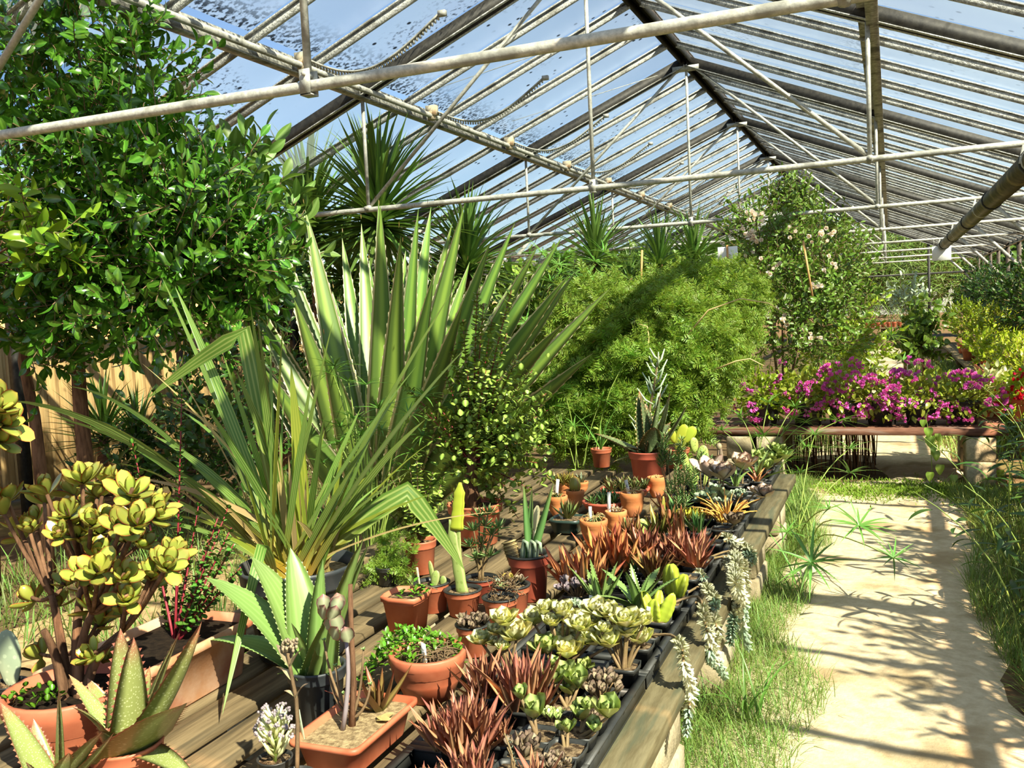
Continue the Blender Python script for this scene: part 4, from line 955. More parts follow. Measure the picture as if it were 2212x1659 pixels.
# price labels standing in trays
for (px, py, tx, lab) in ((1273, 1322, '3€', 'white price label in the second tray marked with ink'), (1397, 1348, None, 'blank white plant label beside the jointed lime cactus')):
    p = P(px, py, Z=TP+0.07); t = thing('plant_label', lab, 'label', (p.x, p.y, TP+0.06))
    label_stake(t, (0, 0, 0), 0.07, 0.016, (0.08, -0.1), text=tx)
# ================================================================ pots on the bench slats
# front: jade plants
def jade(root, z0, clusters, Yc, leafL, per, trunkpts, mat='jade', dy=0.2):
    L0 = root.location
    hubs = [Vector(h) for h in trunkpts]
    for h in hubs:
        ob('trunk', stemgeo(bez((h.x*0.25, h.y*0.25, z0-0.03), (h.x*0.35, h.y*0.35, z0+(h.z-z0)*0.6), h, 7), 0.016, 0.009, 7), M['bark'], root)
    for (px, py, sc) in clusters:
        q = P(px, py, Y=Yc+R.uniform(-dy, dy))-L0
        h = min(hubs, key=lambda a: (a-q).length)
        b0 = h.lerp(q, 0.0)
        ob('branch', stemgeo(bez(b0, h.lerp(q, 0.45)+Vector((0, 0, -0.03)), q, 5), 0.007, 0.005, 6), M['bark'], root)
        ax = (q-h); ax.z = abs(ax.z)+0.10; ax.y -= 0.04
        rosette(root, q-ax.normalized()*leafL*0.4, per, leafL*sc, 'spoon', mat, 0.15, 1.25, 0.3, axis=ax, in_s=0.7)
p = P(95, 1560, Z=0.66); jp = thing('jade_plant', 'large yellow-green jade plant with red leaf rims in a wide terracotta pot', 'plant', (p.x-0.12, p.y+0.19, HB))
zj = round_pot(jp, 0.34, 0.215, 'terracotta', 'bowl', 'darksoil')
cl = [(94, 1050, 1.1), (177, 1025, 1.1), (228, 1025, 1.0), (286, 1055, 1.1), (342, 1085, 1.15), (144, 1100, 1), (192, 1082, .9), (233, 1115, 1.1), (10, 1065, 1.1), (177, 1125, 1), (329, 1235, 1.1), (380, 1190, 1), (197, 1300, 1.1), (240, 1270, .9), (212, 1225, 1), (268, 1240, .9), (273, 1285, .9), (71, 1110, .8), (61, 1285, 1), (81, 1410, 1), (187, 1410, .9), (228, 1412, .8), (142, 1245, .8), (125, 1145, .8), (355, 1205, .9), (45, 1150, .9), (300, 1120, 1)]
cl += [(x_+R.uniform(-26, 26), y_+R.uniform(14, 40), s_*0.95) for x_, y_, s_ in cl[:18]]
cl += [(R.uniform(20, 330), R.uniform(1120, 1300), R.uniform(0.8, 1.0)) for _ in range(14)]
jade(jp, zj, cl, jp.location.y+0.02, 0.068, 10, [(-0.06, 0.02, 0.45), (0.03, 0.05, 0.50), (0.10, 0.0, 0.42), (-0.02, -0.05, 0.38), (0.16, 0.03, 0.36), (0.0, 0.03, 0.30)])
ms = [lm((R.uniform(-0.12, 0.02), R.uniform(-0.12, -0.02), zj+R.uniform(0.01, 0.03)), R.uniform(0, 6), R.uniform(0.3, 1.2), 0.018) for _ in range(50)]
stuff(ob('seedlings', merge(G('round'), ms), M['ivy'], jp))
p = P(-60, 1480, Z=HB); j2 = thing('jade_plant', 'orange-tinged jade plant cut off by the left picture edge', 'plant', (p.x+0.02, 1.32, HB))
z2 = round_pot(j2, 0.2, 0.16, 'terracotta')
jade(j2, z2, [(2, 870, 1), (18, 905, 1.0), (8, 940, .9), (-30, 900, 1), (-10, 845, .8)], 1.30, 0.062, 9, [(-0.02, 0, 0.40)], dy=0.03)
t = thing('prickly_pear', 'flat grey-green prickly pear pad at the left edge below the jade plant', 'cactus', tuple(P(18, 1462, Y=2.05)))
t.location.z = HB
zz = round_pot(t, 0.11, 0.07, 'black')
q = P(20, 1466, Y=t.location.y)-t.location
ob('pad', padgeo(0.095, 0.19, 0.02), M['greypad'], t, M=Matrix.Translation((0.01, 0, zz-0.01)) @ Matrix.Rotation(0.35, 4, 'Z'))
# spotted aloes, front left
p = P(272, 1610, Z=HB+0.14); a1 = thing('spotted_aloe', 'broad spotted aloe with pink-edged leaves at the front of the bench', 'plant', (p.x, p.y, HB))
za = round_pot(a1, 0.18, 0.15, 'terracotta')
def tipleaf(root, base, tip, L, kind, mat, v=1, wsc=1.0, roll=0.0, curve=None, g=None, name='leaf'):
    """one leaf from base to tip (local); upper face turned to the plant axis"""
    d = Vector(tip)-Vector(base); l = d.length
    me = LMs(kind, mat, v) if g is None else g
    dd = d.normalized(); az = math.atan2(dd.y, dd.x); ti = math.acos(max(-1, min(1, dd.z)))
    return obm(name, me, root, M=lm(base, az, ti, l, roll, l*wsc))
for (tx, ty, dy, ws) in ((262, 1355, 0.03, 1.25), (292, 1378, -0.02, 1.35), (370, 1365, 0.08, 1.2), (465, 1370, 0.0, 1.0), (380, 1490, -0.10, 2.0), (245, 1420, 0.06, 1.2), (155, 1450, 0.0, 1.0), (190, 1455, 0.10, 1.0), (195, 1498, -0.06, 1.2), (425, 1640, -0.04, 1.2), (335, 1440, 0.12, 1.2), (215, 1560, -0.13, 1.3)):
    tp = P(tx, ty, Y=a1.location.y+dy)-a1.location
    b0 = Vector((tp.x, tp.y, 0)).normalized()*0.025; b0.z = za
    tipleaf(a1, b0, tp, 0, 'aloeup' if ty < 1470 else 'aloe', 'saloe', R.randrange(3), ws*1.35)
p = P(110, 1690, Z=HB+0.12); a2 = thing('spotted_aloe', 'smaller spotted aloe before the terracotta pot, cut by the bottom edge', 'plant', (p.x, p.y, HB))
za2 = round_pot(a2, 0.15, 0.12, 'black')
for (tx, ty, dy, ws) in ((8, 1512, 0.0, 1.3), (132, 1490, 0.03, 1.4), (212, 1568, -0.02, 1.7), (190, 1590, 0.05, 1.2), (60, 1640, -0.06, 1.4), (70, 1560, 0.07, 1.3), (260, 1600, 0.03, 1.2), (150, 1630, -0.07, 1.4)):
    tp = P(tx, ty, Y=a2.location.y+dy)-a2.location
    b0 = Vector((tp.x, tp.y, 0)).normalized()*0.02; b0.z = za2
    tipleaf(a2, b0, tp, 0, 'aloeup', 'saloe', R.randrange(3), ws*1.3)
# long old trough with a spekboom
tr = thing('trough_planter', 'long weathered terracotta trough with dark soil and a small-leaved bush', 'planter', (-2.14, 2.20, HB))
zt = rect_planter(tr, 0.32, 0.62, 0.185, 'oldclay', 'darksoil')
def leafybush(root, base, tips, stemr, stemmat, leafmat, leafL, step=0.018, kind='round', stemname='branch', whorl=2, sag=0.0, tilt=1.1, name='foliage'):
    gs = []
    for tpt in tips:
        tpt = Vector(tpt); b0 = Vector(base)
        c = b0.lerp(tpt, 0.5)+Vector((0, 0, sag*(tpt-b0).length))
        pts = bez(b0, c, tpt, 8)
        ob(stemname, stemgeo(pts, stemr, stemr*0.35, 5), M[stemmat], root)
        gs.append(sprig(pts[2:], step, leafL, kind, tilt, whorl, 0.5, 0.8))
    return stuff(ob(name, join(gs), M[leafmat], root))
tips = [P(x_, y_, Y=2.35+dy)-tr.location for (x_, y_, dy) in ((393, 842, 0), (285, 950, 0.2), (430, 1085, 0.1), (470, 1120, 0), (505, 1175, -0.05), (520, 1225, -0.05), (455, 1150, 0.15), (495, 1090, 0.2), (440, 1230, -0.1), (410, 1180, 0.1), (470, 1260, -0.05), (500, 1140, 0.1), (390, 1130, 0.15), (350, 1270, .1), (420, 1290, .0))]
leafybush(tr, (0, 0.1, zt-0.02), tips, 0.005, 'redbark', 'spekd', 0.026, 0.014)
# bucket with the pleated strap-leaved clump
p = onbench(655, 1405); bk = thing('pleated_leaf_plant', 'arching pleated strap-leaved clump in a large black bucket', 'plant', p)
zb = round_pot(bk, 0.41, 0.315, 'greypot', 'std', 'drysoil')
YB = bk.location.y
def strapleaf(root, base, tip, W, mat, arch, twist=0.0, name='leaf', n=12, kinkat=None):
    """pleated leaf along an arc base->tip with sideways width turned to the viewer"""
    base, tip = Vector(base), Vector(tip); ctrl = base.lerp(tip, 0.5)+Vector((0, 0, arch*(tip-base).length))
    pts = bez(base, ctrl, tip, n)
    if kinkat is not None:
        kp = Vector(kinkat); pts = bez(base, base.lerp(kp, 0.5)+Vector((0, 0, 0.05)), kp, n//2)+bez(kp, kp.lerp(tip, 0.5)+Vector((0, 0, 0.02)), tip, n//2)[1:]
    cols = 7; A = []; n_ = len(pts)-1
    for i, q in enumerate(pts):
        t_ = i/n_; d = (pts[min(i+1, n_)]-pts[max(i-1, 0)]).normalized()
        vw = (root.location+q-CAM).normalized()
        s = d.cross(vw).normalized(); nn = s.cross(d).normalized()
        ca, sa = math.cos(twist), math.sin(twist); s2 = s*ca+nn*sa; n2 = nn*ca-s*sa
        w_ = W/2*float(PROF['strap'](np.array([t_]))[0])
        A.append([tuple(q+s2*w_*(-1+2*j/(cols-1))+n2*(w_*0.16*(j % 2)-w_*0.1)) for j in range(cols)])
    return ob(name, gridgeo(A), M[mat], root)
SL_ = [((348, 595), .028, 'strap', .05, 0), ((378, 618), .05, 'strap', .08, .3), ((314, 700), .012, 'dryleaf', .12, .5), ((307, 785), .012, 'dryleaf', .12, .4), ((149, 834), .03, 'strap', .22, .9), ((17, 865), .05, 'strap', .2, .7), ((98, 898), .03, 'strap', .18, .9), ((540, 655), .035, 'strap', .03, .2), ((557, 686), .04, 'strap', .03, .5), ((611, 692), .03, 'strapy', .02, .6), ((628, 787), .06, 'strapy', .02, .0), ((480, 760), .03, 'strap', .05, .4), ((440, 870), .045, 'strap', .08, .3), ((205, 905), .04, 'strap', .18, .8), ((250, 1000), .03, 'strap', .2, .8), ((330, 940), .04, 'strap', .15, .4), ((510, 800), .05, 'strap', .04, .2), ((585, 760), .035, 'strap', .03, .5), ((675, 800), .03, 'strap', .02, .3), ((720, 690), .018, 'strap', .03, .3), ((981, 623), .02, 'strap', .06, .6), ((1014, 743), .03, 'strap', .08, .7), ((900, 790), .02, 'strap', .08, .5), ((860, 850), .03, 'strap', .12, .3), ((920, 905), .035, 'strap', .14, .4), ((780, 880), .03, 'strap', .06, .2), ((700, 900), .03, 'strap', .03, .4), ((560, 900), .04, 'strapy', .03, .3), ((640, 950), .03, 'strap', .02, .1), ((500, 980), .04, 'strap', .08, .3), ((420, 1010), .04, 'strap', .12, .4), ((770, 1000), .03, 'strap', .05, .3), ((610, 1010), .03, 'strapy', .01, .6), ((680, 1040), .03, 'strap', .01, .3), ((730, 1080), .02, 'strapy', .01, .3), ((575, 1060), .03, 'strapy', .02, .3), ((1080, 1105), .008, 'dryleaf', .10, .2), ((740, 1150), .016, 'strapy', .0, .2), ((550, 1130), .02, 'strapy', .0, .2)]
for i, (tp, W, mt, ar, tw) in enumerate(SL_):
    q = P(tp[0], tp[1], Y=YB+R.uniform(-0.2, 0.25)-(0.25 if tp[0] > 800 else 0))-bk.location
    b0 = Vector((R.uniform(-0.10, 0.10), R.uniform(-0.08, 0.08), zb-0.01))
    strapleaf(bk, b0, q, W*0.78, mt, ar, tw+R.uniform(-0.3, 0.5))
strapleaf(bk, (-0.03, 0, zb), P(317, 862, Y=YB-0.1)-bk.location, 0.06, 'strap', 0, 0.2, kinkat=P(527, 716, Y=YB)-bk.location)
strapleaf(bk, (0.03, -0.05, zb), P(1004, 1232, Y=YB+0.2)-bk.location, 0.07, 'strap', 0, 0.1, kinkat=P(880, 1062, Y=YB+0.1)-bk.location)
strapleaf(bk, (-0.02, -0.1, zb), P(480, 1545, Y=YB-0.6)-bk.location, 0.035, 'strap', 0, 0.2, kinkat=P(565, 1180, Y=YB-0.3)-bk.location)
for i in range(26):
    a = R.uniform(0, 6.28); rr = R.uniform(0, 0.11)
    strapleaf(bk, (rr*math.cos(a), rr*math.sin(a), zb-0.01), (rr*2.2*math.cos(a), rr*2.2*math.sin(a), zb+R.uniform(0.14, 0.5)), R.uniform(0.012, 0.025), R.choice(['strapy', 'strapy', 'strap', 'dryleaf']), 0.0, R.uniform(0, 1), n=6)
for i in range(44):
    q = P(R.choice([R.uniform(240, 520), R.uniform(560, 960)]), R.uniform(830, 1150), Y=YB+R.uniform(-0.3, 0.4))-bk.location
    strapleaf(bk, (R.uniform(-0.12, 0.12), R.uniform(-0.1, 0.1), zb-0.01), q, R.uniform(0.010, 0.022), R.choice(['strap', 'strap', 'strap', 'dryleaf', 'strapy']), R.uniform(0.05, 0.22), R.uniform(0, 1), n=9)
# plain green aloe in the grey pot
p = onbench(690, 1552); ga = thing('green_aloe', 'smooth pale green aloe in a dark grey plastic pot', 'plant', p); kk = mpp(p)
zg = round_pot(ga, 0.175, 0.16, 'greypot', 'std', 'potsoil')
for (tx, ty, dy, ws) in ((478, 1192, 0.0, 1.15), (578, 1172, 0.04, 1.2), (632, 1180, 0.08, 1.25), (683, 1205, 0.0, 1.1), (766, 1155, 0.02, 1.05), (777, 1172, 0.08, 0.9), (455, 1318, 0.05, 1.0), (636, 1340, -0.06, 1.0), (718, 1310, -0.06, 1.5), (600, 1440, -0.05, 1.6)):
    tp = P(tx, ty, Y=ga.location.y+dy)-ga.location
    b0 = Vector((tp.x, tp.y, 0)).normalized()*0.02; b0.z = zg-0.005
    tipleaf(ga, b0, tp, 0, 'smooth', 'galoe', 0 if tx > 600 else 2, ws*1.35)
# rectangular terracotta planter with mixed succulents
rp = thing('mixed_planter', 'rectangular terracotta planter with a bare upright stem, pink-grey succulent and brown aloe', 'planter', (-1.34, 2.08, HB))
zr = rect_planter(rp, 0.20, 0.335, 0.092, 'terracotta', 'drysoil')
b0 = Vector((0.0, -0.02, zr)); tp = P(757, 1262, Y=2.08)-rp.location
ob('stem', stemgeo([b0, b0.lerp(tp, 0.3)+Vector((0.006, 0, 0)), b0.lerp(tp, 0.7), tp], 0.010, 0.006, 7), M['bark'], rp)
for (x_, y_) in ((712, 1460), (700, 1385), (785, 1405), (725, 1440), (740, 1500), (800, 1480)):
    q = P(x_, y_, Y=2.08)-rp.location
    ob('twig', stemgeo(bez(b0+Vector((0, 0, 0.02)), b0.lerp(q, 0.5)+Vector((q.x*0.3, 0, -0.02)), q, 5), 0.005, 0.003, 5), M['brownstem'], rp)
    obm('leaf_tuft', rosmesh(7, 'spoon', 'sedum', 0.2, 1.2, 0), rp, M=lm(q, 0, 0, 0.012))
pk = P(748, 1385, Y=2.04)-rp.location; b1 = Vector((-0.01, -0.05, zr))
ob('stem', stemgeo(bez(b1, b1.lerp(pk, 0.6)+Vector((0.02, 0, 0)), pk, 5), 0.007, 0.005, 6), M['purplek'], rp)
ob('stem', stemgeo(bez(pk, pk+Vector((-0.01, 0, 0.03)), P(715, 1318, Y=2.04)-rp.location, 4), 0.005, 0.003, 6), M['purplek'], rp)
for (x_, y_, r_) in ((700, 1305, 0), (722, 1308, .6), (712, 1325, 1.0), (733, 1302, -.4), (705, 1345, 1.5), (735, 1345, -1.0), (718, 1365, 1.4), (754, 1372, -.6), (695, 1322, .9)):
    q = P(x_, y_, Y=2.03+R.uniform(-0.02, 0.02))-rp.location
    obm('leaf', LMs('round', 'pinkk'), rp, M=Matrix.Translation(q-Vector((0, 0, 0.02))) @ Matrix.Rotation(R.uniform(-0.3, 0.8), 4, 'Z') @ Matrix.Rotation(PI/2, 4, 'Z') @ Matrix.Rotation(r_*0.4, 4, 'X') @ Matrix.Rotation(R.uniform(-0.4, 0.3), 4, 'Y') @ Matrix.Diagonal((0.046, 0.046, 0.046, 1)))
rosette(rp, (0.02, 0.085, zr-0.01), 11, 0.155, 'red', 'brownaloe', 0.15, 1.0)
for s_ in range(3): obm('dead_leaf', LMs('ovate', 'dryleaf'), rp, M=lm((0.05+0.015*s_, 0.02, zr+0.004), s_*1.3, 1.35, 0.05))
label_stake(rp, (-0.085, -0.12, zr), 0.075, 0.014, (-0.22, 0.0), 'silverk', 'Gb')
# pale candelabra kalanchoe and dead flower stalk in front
def stalk(name, label, px0, py0, Y, heads, mat, stemmat, potd=0.09, cat='plant'):
    p = P(px0, py0, Y=Y); t = thing(name, label, cat, (p.x, p.y, HB)); z = round_pot(t, potd, 0.075, 'black')
    return t, z
t, z = stalk('candelabra_kalanchoe', 'pale finger-leaved kalanchoe with grey bud clusters at the bottom edge', 598, 1700, 1.86, None, None, None)
top = P(596, 1555, Y=1.86)-t.location
ob('stem', stemgeo([Vector((0, 0, z-0.01)), top*0.6+Vector((0, 0, z*0.4)), top], 0.007, 0.005, 6), M['greenstem'], t)
for i in range(34):
    k_ = i/34; a = i*GA; h = 0.02+0.98*k_
    q = Vector((0, 0, z)).lerp(top, h); L = 0.055*(1.15-0.5*k_)
    d = Vector((math.cos(a)*0.8, math.sin(a)*0.8, 0.85))
    o = ob('finger_leaf', tube([q, q+d*L*0.5, q+d*L+Vector((0, 0, L*0.2))], [0.0035, 0.0045, 0.003], 6), M['paler'], t)
    stuff(ob('bud_cluster', merge(ellip(0.0035, 0.0035, 0.004, 4, 6), [Matrix.Translation(q+d*L+Vector((0, 0, L*0.2))+rv(0.005)) for _ in range(7)]), M['purplek'], t))
t, z = stalk('dead_flower_stalk', 'dry brown kalanchoe stalk rising in front of the grey pot', 642, 1700, 1.80, None, None, None)
pts = [P(x_, y_, Y=1.80)-t.location for x_, y_ in ((642, 1640), (643, 1560), (640, 1510), (628, 1450), (622, 1410))]
ob('stem', stemgeo([Vector((0, 0, z-0.01))]+pts, 0.006, 0.004, 6), M['brownstem'], t)
for (x_, y_, az, ti, s_) in ((640, 1510, 0.3, 0.3, 0.05), (636, 1505, 3.3, 0.7, 0.03), (628, 1440, 0.2, 0.5, 0.06), (624, 1440, 3.2, 0.4, 0.06), (625, 1430, 1.5, 0.3, 0.05), (630, 1470, 3.0, 0.5, 0.04)):
    obm('dry_leaf', LMs('guava', 'greyk'), t, M=lm(P(x_, y_, Y=1.80)-t.location, az, ti, s_))
stuff(ob('seed_head', merge(ellip(0.004, 0.004, 0.005, 4, 6), [Matrix.Translation(P(626+R.uniform(-16, 16), 1390+R.uniform(-10, 18), Y=1.80+R.uniform(-.01, .01))-t.location) for _ in range(60)]), M['greyk'], t))
# bowl with creeping fig
t, z, k = potted('creeping_plant', 'ribbed terracotta bowl of leafy creeper and dry tangled stems with a price label', 'plant', 928, 1502, 168, 100, 'terracotta', 'bowl')
L0 = t.location
ms = []
for i in range(520):
    a = R.uniform(0, 6.28); rr = R.uniform(0.0, 1.0)**0.5
    x_ = -0.10+math.cos(a)*rr*0.15; y_ = math.sin(a)*rr*0.11+0.02
    ms.append(lm((x_, y_, z+0.05*(1-rr)+R.uniform(-0.01, 0.03)-max(0, (-x_-0.13))*1.1), R.uniform(0, 6.28), R.uniform(0.2, 1.4), R.uniform(0.016, 0.026)))
for i in range(140):
    a = R.uniform(0.2, 1.9); rr = R.uniform(0.085, 0.115); ms.append(lm((math.cos(a)*rr, math.sin(a)*rr, z+R.uniform(-0.03, 0.03)), R.uniform(0, 6.28), R.uniform(0.2, 1.4), R.uniform(0.014, 0.022)))
for mm in ms[:120]: obm('leaf', LMs('ovate', 'ivy'), t, M=mm)
stuff(ob('foliage', merge(G('ovate'), ms[120:]), M['ivy'], t))
gs = []
for i in range(70):
    a, b = R.uniform(0, 6.28), R.uniform(0, 6.28); r1, r2 = R.uniform(0, 0.085), R.uniform(0.03, 0.095)
    p1 = Vector((r1*math.cos(a)+0.015, r1*math.sin(a), z+R.uniform(0, 0.02))); p2 = Vector((r2*math.cos(b)+0.015, r2*math.sin(b), z+R.uniform(0, 0.03)))
    gs.append(tube(bez(p1, (p1+p2)/2+Vector((R.uniform(-.03, .03), R.uniform(-.03, .03), R.uniform(0.01, 0.04))), p2, 5), 0.0016, 4))
stuff(ob('dry_stems', join(gs), M['brownstem'], t))
label_stake(t, (0.02, -0.055, z), 0.065, 0.021, (0.06, 0.1), 'white', '6€')
# square pot with a drooping creeper
p = onbench(882, 1358); t = thing('square_pot_plant', 'square terracotta pot with a few creeping leaves, behind the bowl', 'plant', p); k = mpp(p)
z = sq_pot(t, 92*k, 80*k, 'terracotta')
ob('stem', stemgeo(bez((0.02, 0, z), (0.06, 0, z+0.06), (0.12, 0.02, z+0.03), 6), 0.004, 0.002, 5), M['brownstem'], t)
for i in range(22): obm('leaf', LMs('ovate', 'ivy'), t, M=lm((R.uniform(-0.02, 0.1), R.uniform(-0.04, 0.05), z+R.uniform(0.0, 0.045)), R.uniform(0, 6), R.uniform(0.5, 1.4), R.uniform(0.02, 0.035)))
# small round pots in a row
t, z, k = potted('potted_succulent', 'terracotta pot with small paddle leaves and a cream label, behind the square pot', 'plant', 938, 1318, 78, 62, 'terracotta', rimmat='black')
for dx, h, w_ in ((0.015, 0.075, 0.04), (-0.005, 0.05, 0.035), (0.035, 0.045, 0.035), (0.0, 0.1, 0.03)): ob('pad', padgeo(w_, h, 0.012), M['cactus'], t, M=Matrix.Translation((dx, R.uniform(-.02, .02), z-0.005)) @ Matrix.Rotation(R.uniform(-.5, .5), 4, 'Z') @ Matrix.Rotation(R.uniform(-.4, .4), 4, 'Y'))
label_stake(t, (-0.045, -0.02, z), 0.075, 0.013, (-0.12, 0), 'cream')
t, z, k = potted('flat_cactus', 'tall scarred flat cactus with a yellow-green tip in a terracotta pot', 'plant', 1000, 1326, 82, 55, 'terracotta', rimmat='black')
def slab(root, p0, p1, W, mat, wav=0.12, name='stem_segment'):
    p0, p1 = Vector(p0), Vector(p1); n = 14; m = 10; A = []
    for i in range(n+1):
        t_ = i/n; q = p0.lerp(p1, t_); w_ = W/2*(1-0.25*t_)*(1+wav*0.5*math.sin(t_*26))*min(1, 3.5*(1-t_)+0.25)
        A.append([(q.x+w_*math.cos(2*PI*j/m), q.y+w_*0.28*math.sin(2*PI*j/m), q.z) for j in range(m)])
    A = [[tuple(p0)]*m]+A+[[tuple(p1)]*m]
    uvs = None
    return ob(name, gridgeo(A, closeu=True), M[mat], root)
L0 = t.location
slab(t, (0, 0, z-0.01), P(970, 1122, Y=L0.y)-L0, 0.052, 'cactus')
q = P(990, 1140, Y=L0.y)-L0
slab(t, q.lerp(P(990, 1300, Y=L0.y)-L0, 0.55), P(988, 1120, Y=L0.y)-L0, 0.022, 'cactus'); slab(t, P(984, 1145, Y=L0.y)-L0, P(992, 1042, Y=L0.y)-L0, 0.058, 'lime')
t, z, k = potted('tree_crassula', 'small tree-like crassula with needle leaf tufts in a terracotta pot', 'plant', 1040, 1296, 72, 50, 'redpot', rimmat='black')
L0 = t.location
for (x_, y_) in ((1022, 1140), (1035, 1110), (1055, 1105), (1062, 1150), (1040, 1170), (1015, 1175), (1058, 1195), (1075, 1135), (1030, 1200), (1048, 1130)):
    q = P(x_, y_, Y=L0.y+R.uniform(-0.05, 0.05))-L0
    ob('branch', stemgeo(bez((R.uniform(-.01, .01), 0, z-0.01), (q.x*0.2, 0, q.z*0.6), q, 5), 0.006, 0.003, 5), M['greystem'], t)
    obm('leaf_tuft', rosmesh(16, 'needle', 'sedum', 0.1, 1.6, R.randrange(3)), t, M=lm(q-Vector((0, 0, 0.012)), R.uniform(0, 6), R.uniform(0, 0.3), 0.066))
t, z, k = potted('potted_succulent', 'terracotta pot of grey-brown kalanchoe beside the creeper bowl', 'plant', 1024, 1412, 74, 66, 'terracotta', rimmat='black')
for i in range(11):
    a = i*GA; rr = 0.045*math.sqrt(i/10); obm('leaf_head', rosmesh(9, 'spoon', 'greyk', 0.1, 0.7, i % 3), t, M=ld((rr*math.cos(a), rr*math.sin(a), z+R.uniform(0, 0.02)), (math.cos(a)*rr*8, math.sin(a)*rr*8, 1), 0.04))
t, z, k = potted('potted_succulent', 'terracotta pot with a ball of dead thorny stems, left of the big red pot', 'plant', 1085, 1352, 78, 66, 'terracotta', rimmat='black')
gs = []
for i in range(110):
    a, b = R.uniform(0, 6.28), R.uniform(-0.4, 1.5); d = Vector((math.cos(a)*math.cos(b), math.sin(a)*math.cos(b), math.sin(b)))*0.055; d2 = d+rv(0.03)
    c0 = Vector((0.02, 0, z+0.035)); gs.append(tube(bez(c0+d*0.8, c0+(d+d2)*0.62, c0+d2, 4), 0.0015, 4))
stuff(ob('dead_stems', join(gs), M['brownstem'], t))
t, z, k = potted('potted_succulent', 'terracotta pot with small sage and yellow rosettes before the big red pot', 'plant', 1108, 1330, 78, 68, 'terracotta', rimmat='black')
for x_, y_, s_, mt in ((-0.04, 0, 0.045, 'silverk'), (-0.02, 0.03, 0.05, 'olive'), (0.01, -0.02, 0.04, 'greyk'), (0.03, 0.02, 0.04, 'greyk'), (-0.03, -0.03, 0.035, 'sedum')): obm('rosette', rosmesh(10, 'spoon', mt, 0.1, 1.0, 0), t, M=lm((x_, y_, z+R.uniform(0, 0.02)), 0, 0, s_))
# big red pot with grey-green strap succulent
t, z, k = potted('strap_succulent', 'large red pot with thick grey-green upright leaves and curled pale ones', 'plant', 1146, 1292, 92, 98, 'redpot', rimmat='black'); L0 = t.location
for (x_, y_, ws) in ((1128, 1045, .8), (1152, 1050, .8), (1200, 1042, .85), (1172, 1110, .7), (1188, 1240, .5)):
    q = P(x_, y_, Y=L0.y+R.uniform(-.02, .04))-L0; tipleaf(t, Vector((q.x*0.1, 0.0, z-0.01)), q, 0, 'strapthick' if False else 'aloeup', 'haworthiag', 1, ws*0.75)
for i, (x_, s_) in enumerate(((-0.02, 1), (0.012, 1), (0.035, 1))):
    pts = [Vector((x_, -0.02, z-0.01)), Vector((x_+0.01, -0.03, z+0.05)), Vector((x_+0.02, -0.04, z+0.085)), Vector((x_+0.035, -0.045, z+0.08)), Vector((x_+0.04, -0.05, z+0.045))]
    ob('curled_leaf', tube(pts, [0.012, 0.011, 0.009, 0.007, 0.004], 7), M['silverk'], t)
ob('old_trunk', tube([(-0.05, -0.02, z-0.01), (-0.065, -0.02, z+0.04), (-0.075, -0.02, z+0.075)], [0.028, 0.03, 0.024], 9), M['greystem'], t)
for s_ in range(6): ob('trunk_ring', lathe([(0.02, -0.003), (0.033, 0), (0.02, 0.004)], 10), M['straw'], t, M=lm((-0.055-0.004*s_, -0.02, z+0.008+s_*0.013), 3.1, 0.25))
label_stake(t, (-0.005, 0.05, z), 0.21, 0.03, (0.12, -0.1), 'cream', arrow=True)
# spekboom bushes
sp = [None, None]
t, z, k = potted('spekboom', 'tall spekboom bush with dark red stems in a terracotta pot at the bench middle', 'plant', 1030, 1172, 122, 88, 'terracotta'); L0 = t.location
ob('trunk', stemgeo([(0, 0, z-0.02), (-0.02, 0, z+0.12), (0.01, 0, z+0.3), (0.02, 0.02, z+0.5)], 0.045, 0.018, 8), M['bark'], t)
hub = Vector((0.0, 0, z+0.22)); tips = []
for (x_, y_) in ((1031, 630), (1045, 655), (1063, 690), (1095, 720), (1105, 627), (1085, 760), (1120, 770), (1000, 690), (975, 740), (960, 800), (930, 850), (905, 880), (860, 820), (1150, 800), (1180, 850), (1195, 880), (1160, 900), (1190, 960), (1140, 950), (1100, 880), (1060, 860), (1020, 880), (980, 880), (990, 950), (950, 960), (1090, 940), (1050, 930), (1120, 990), (1160, 1000), (1180, 1010), (1000, 1000), (960, 1010), (1070, 1000), (1010, 800), (1050, 800), (1075, 820), (1150, 1060), (1090, 1050), (925, 930), (1130, 850), (1110, 910), (1080, 1110), (1120, 1120)):
    tips.append(P(x_, y_, Y=L0.y+R.uniform(-0.22, 0.2))-L0)
leafybush(t, hub, tips, 0.0045, 'redbark', 'spek', 0.038, 0.017, whorl=3, sag=0.08)
t.children[-1]['label'] = 'small rounded bright green leaves'
ms = []
for i in range(1500):
    q = P(R.gauss(1065, 60), R.gauss(940, 65), Y=L0.y+R.gauss(0, 0.13))-L0; ms.append(lm(q, R.uniform(0, 6.28), R.uniform(0.2, 1.6), R.uniform(0.026, 0.04)))
stuff(ob('inner_foliage', merge(G('round'), ms), M['spek'], t))
label_stake(t, (-0.02, -0.12, z), 0.10, 0.03, (-0.15, 0), 'cream', arrow=True)
t, z, k = potted('spekboom', 'spreading spekboom with light green leaves in the pot left of the tall one', 'plant', 910, 1236, 74, 72, 'terracotta'); L0 = t.location
tips = [P(x_, y_, Y=L0.y+R.uniform(-0.12, 0.12))-L0 for (x_, y_) in ((840, 1020), (860, 1030), (885, 1010), (910, 1000), (935, 1020), (950, 1060), (920, 1060), (870, 1070), (850, 1085), (895, 1050), (940, 1100), (880, 1110), (915, 1120), (830, 1100), (900, 980), (960, 1030), (890, 1140))]
leafybush(t, (0, 0, z), tips, 0.005, 'brownstem', 'spek', 0.036, 0.015, sag=0.05, whorl=3)
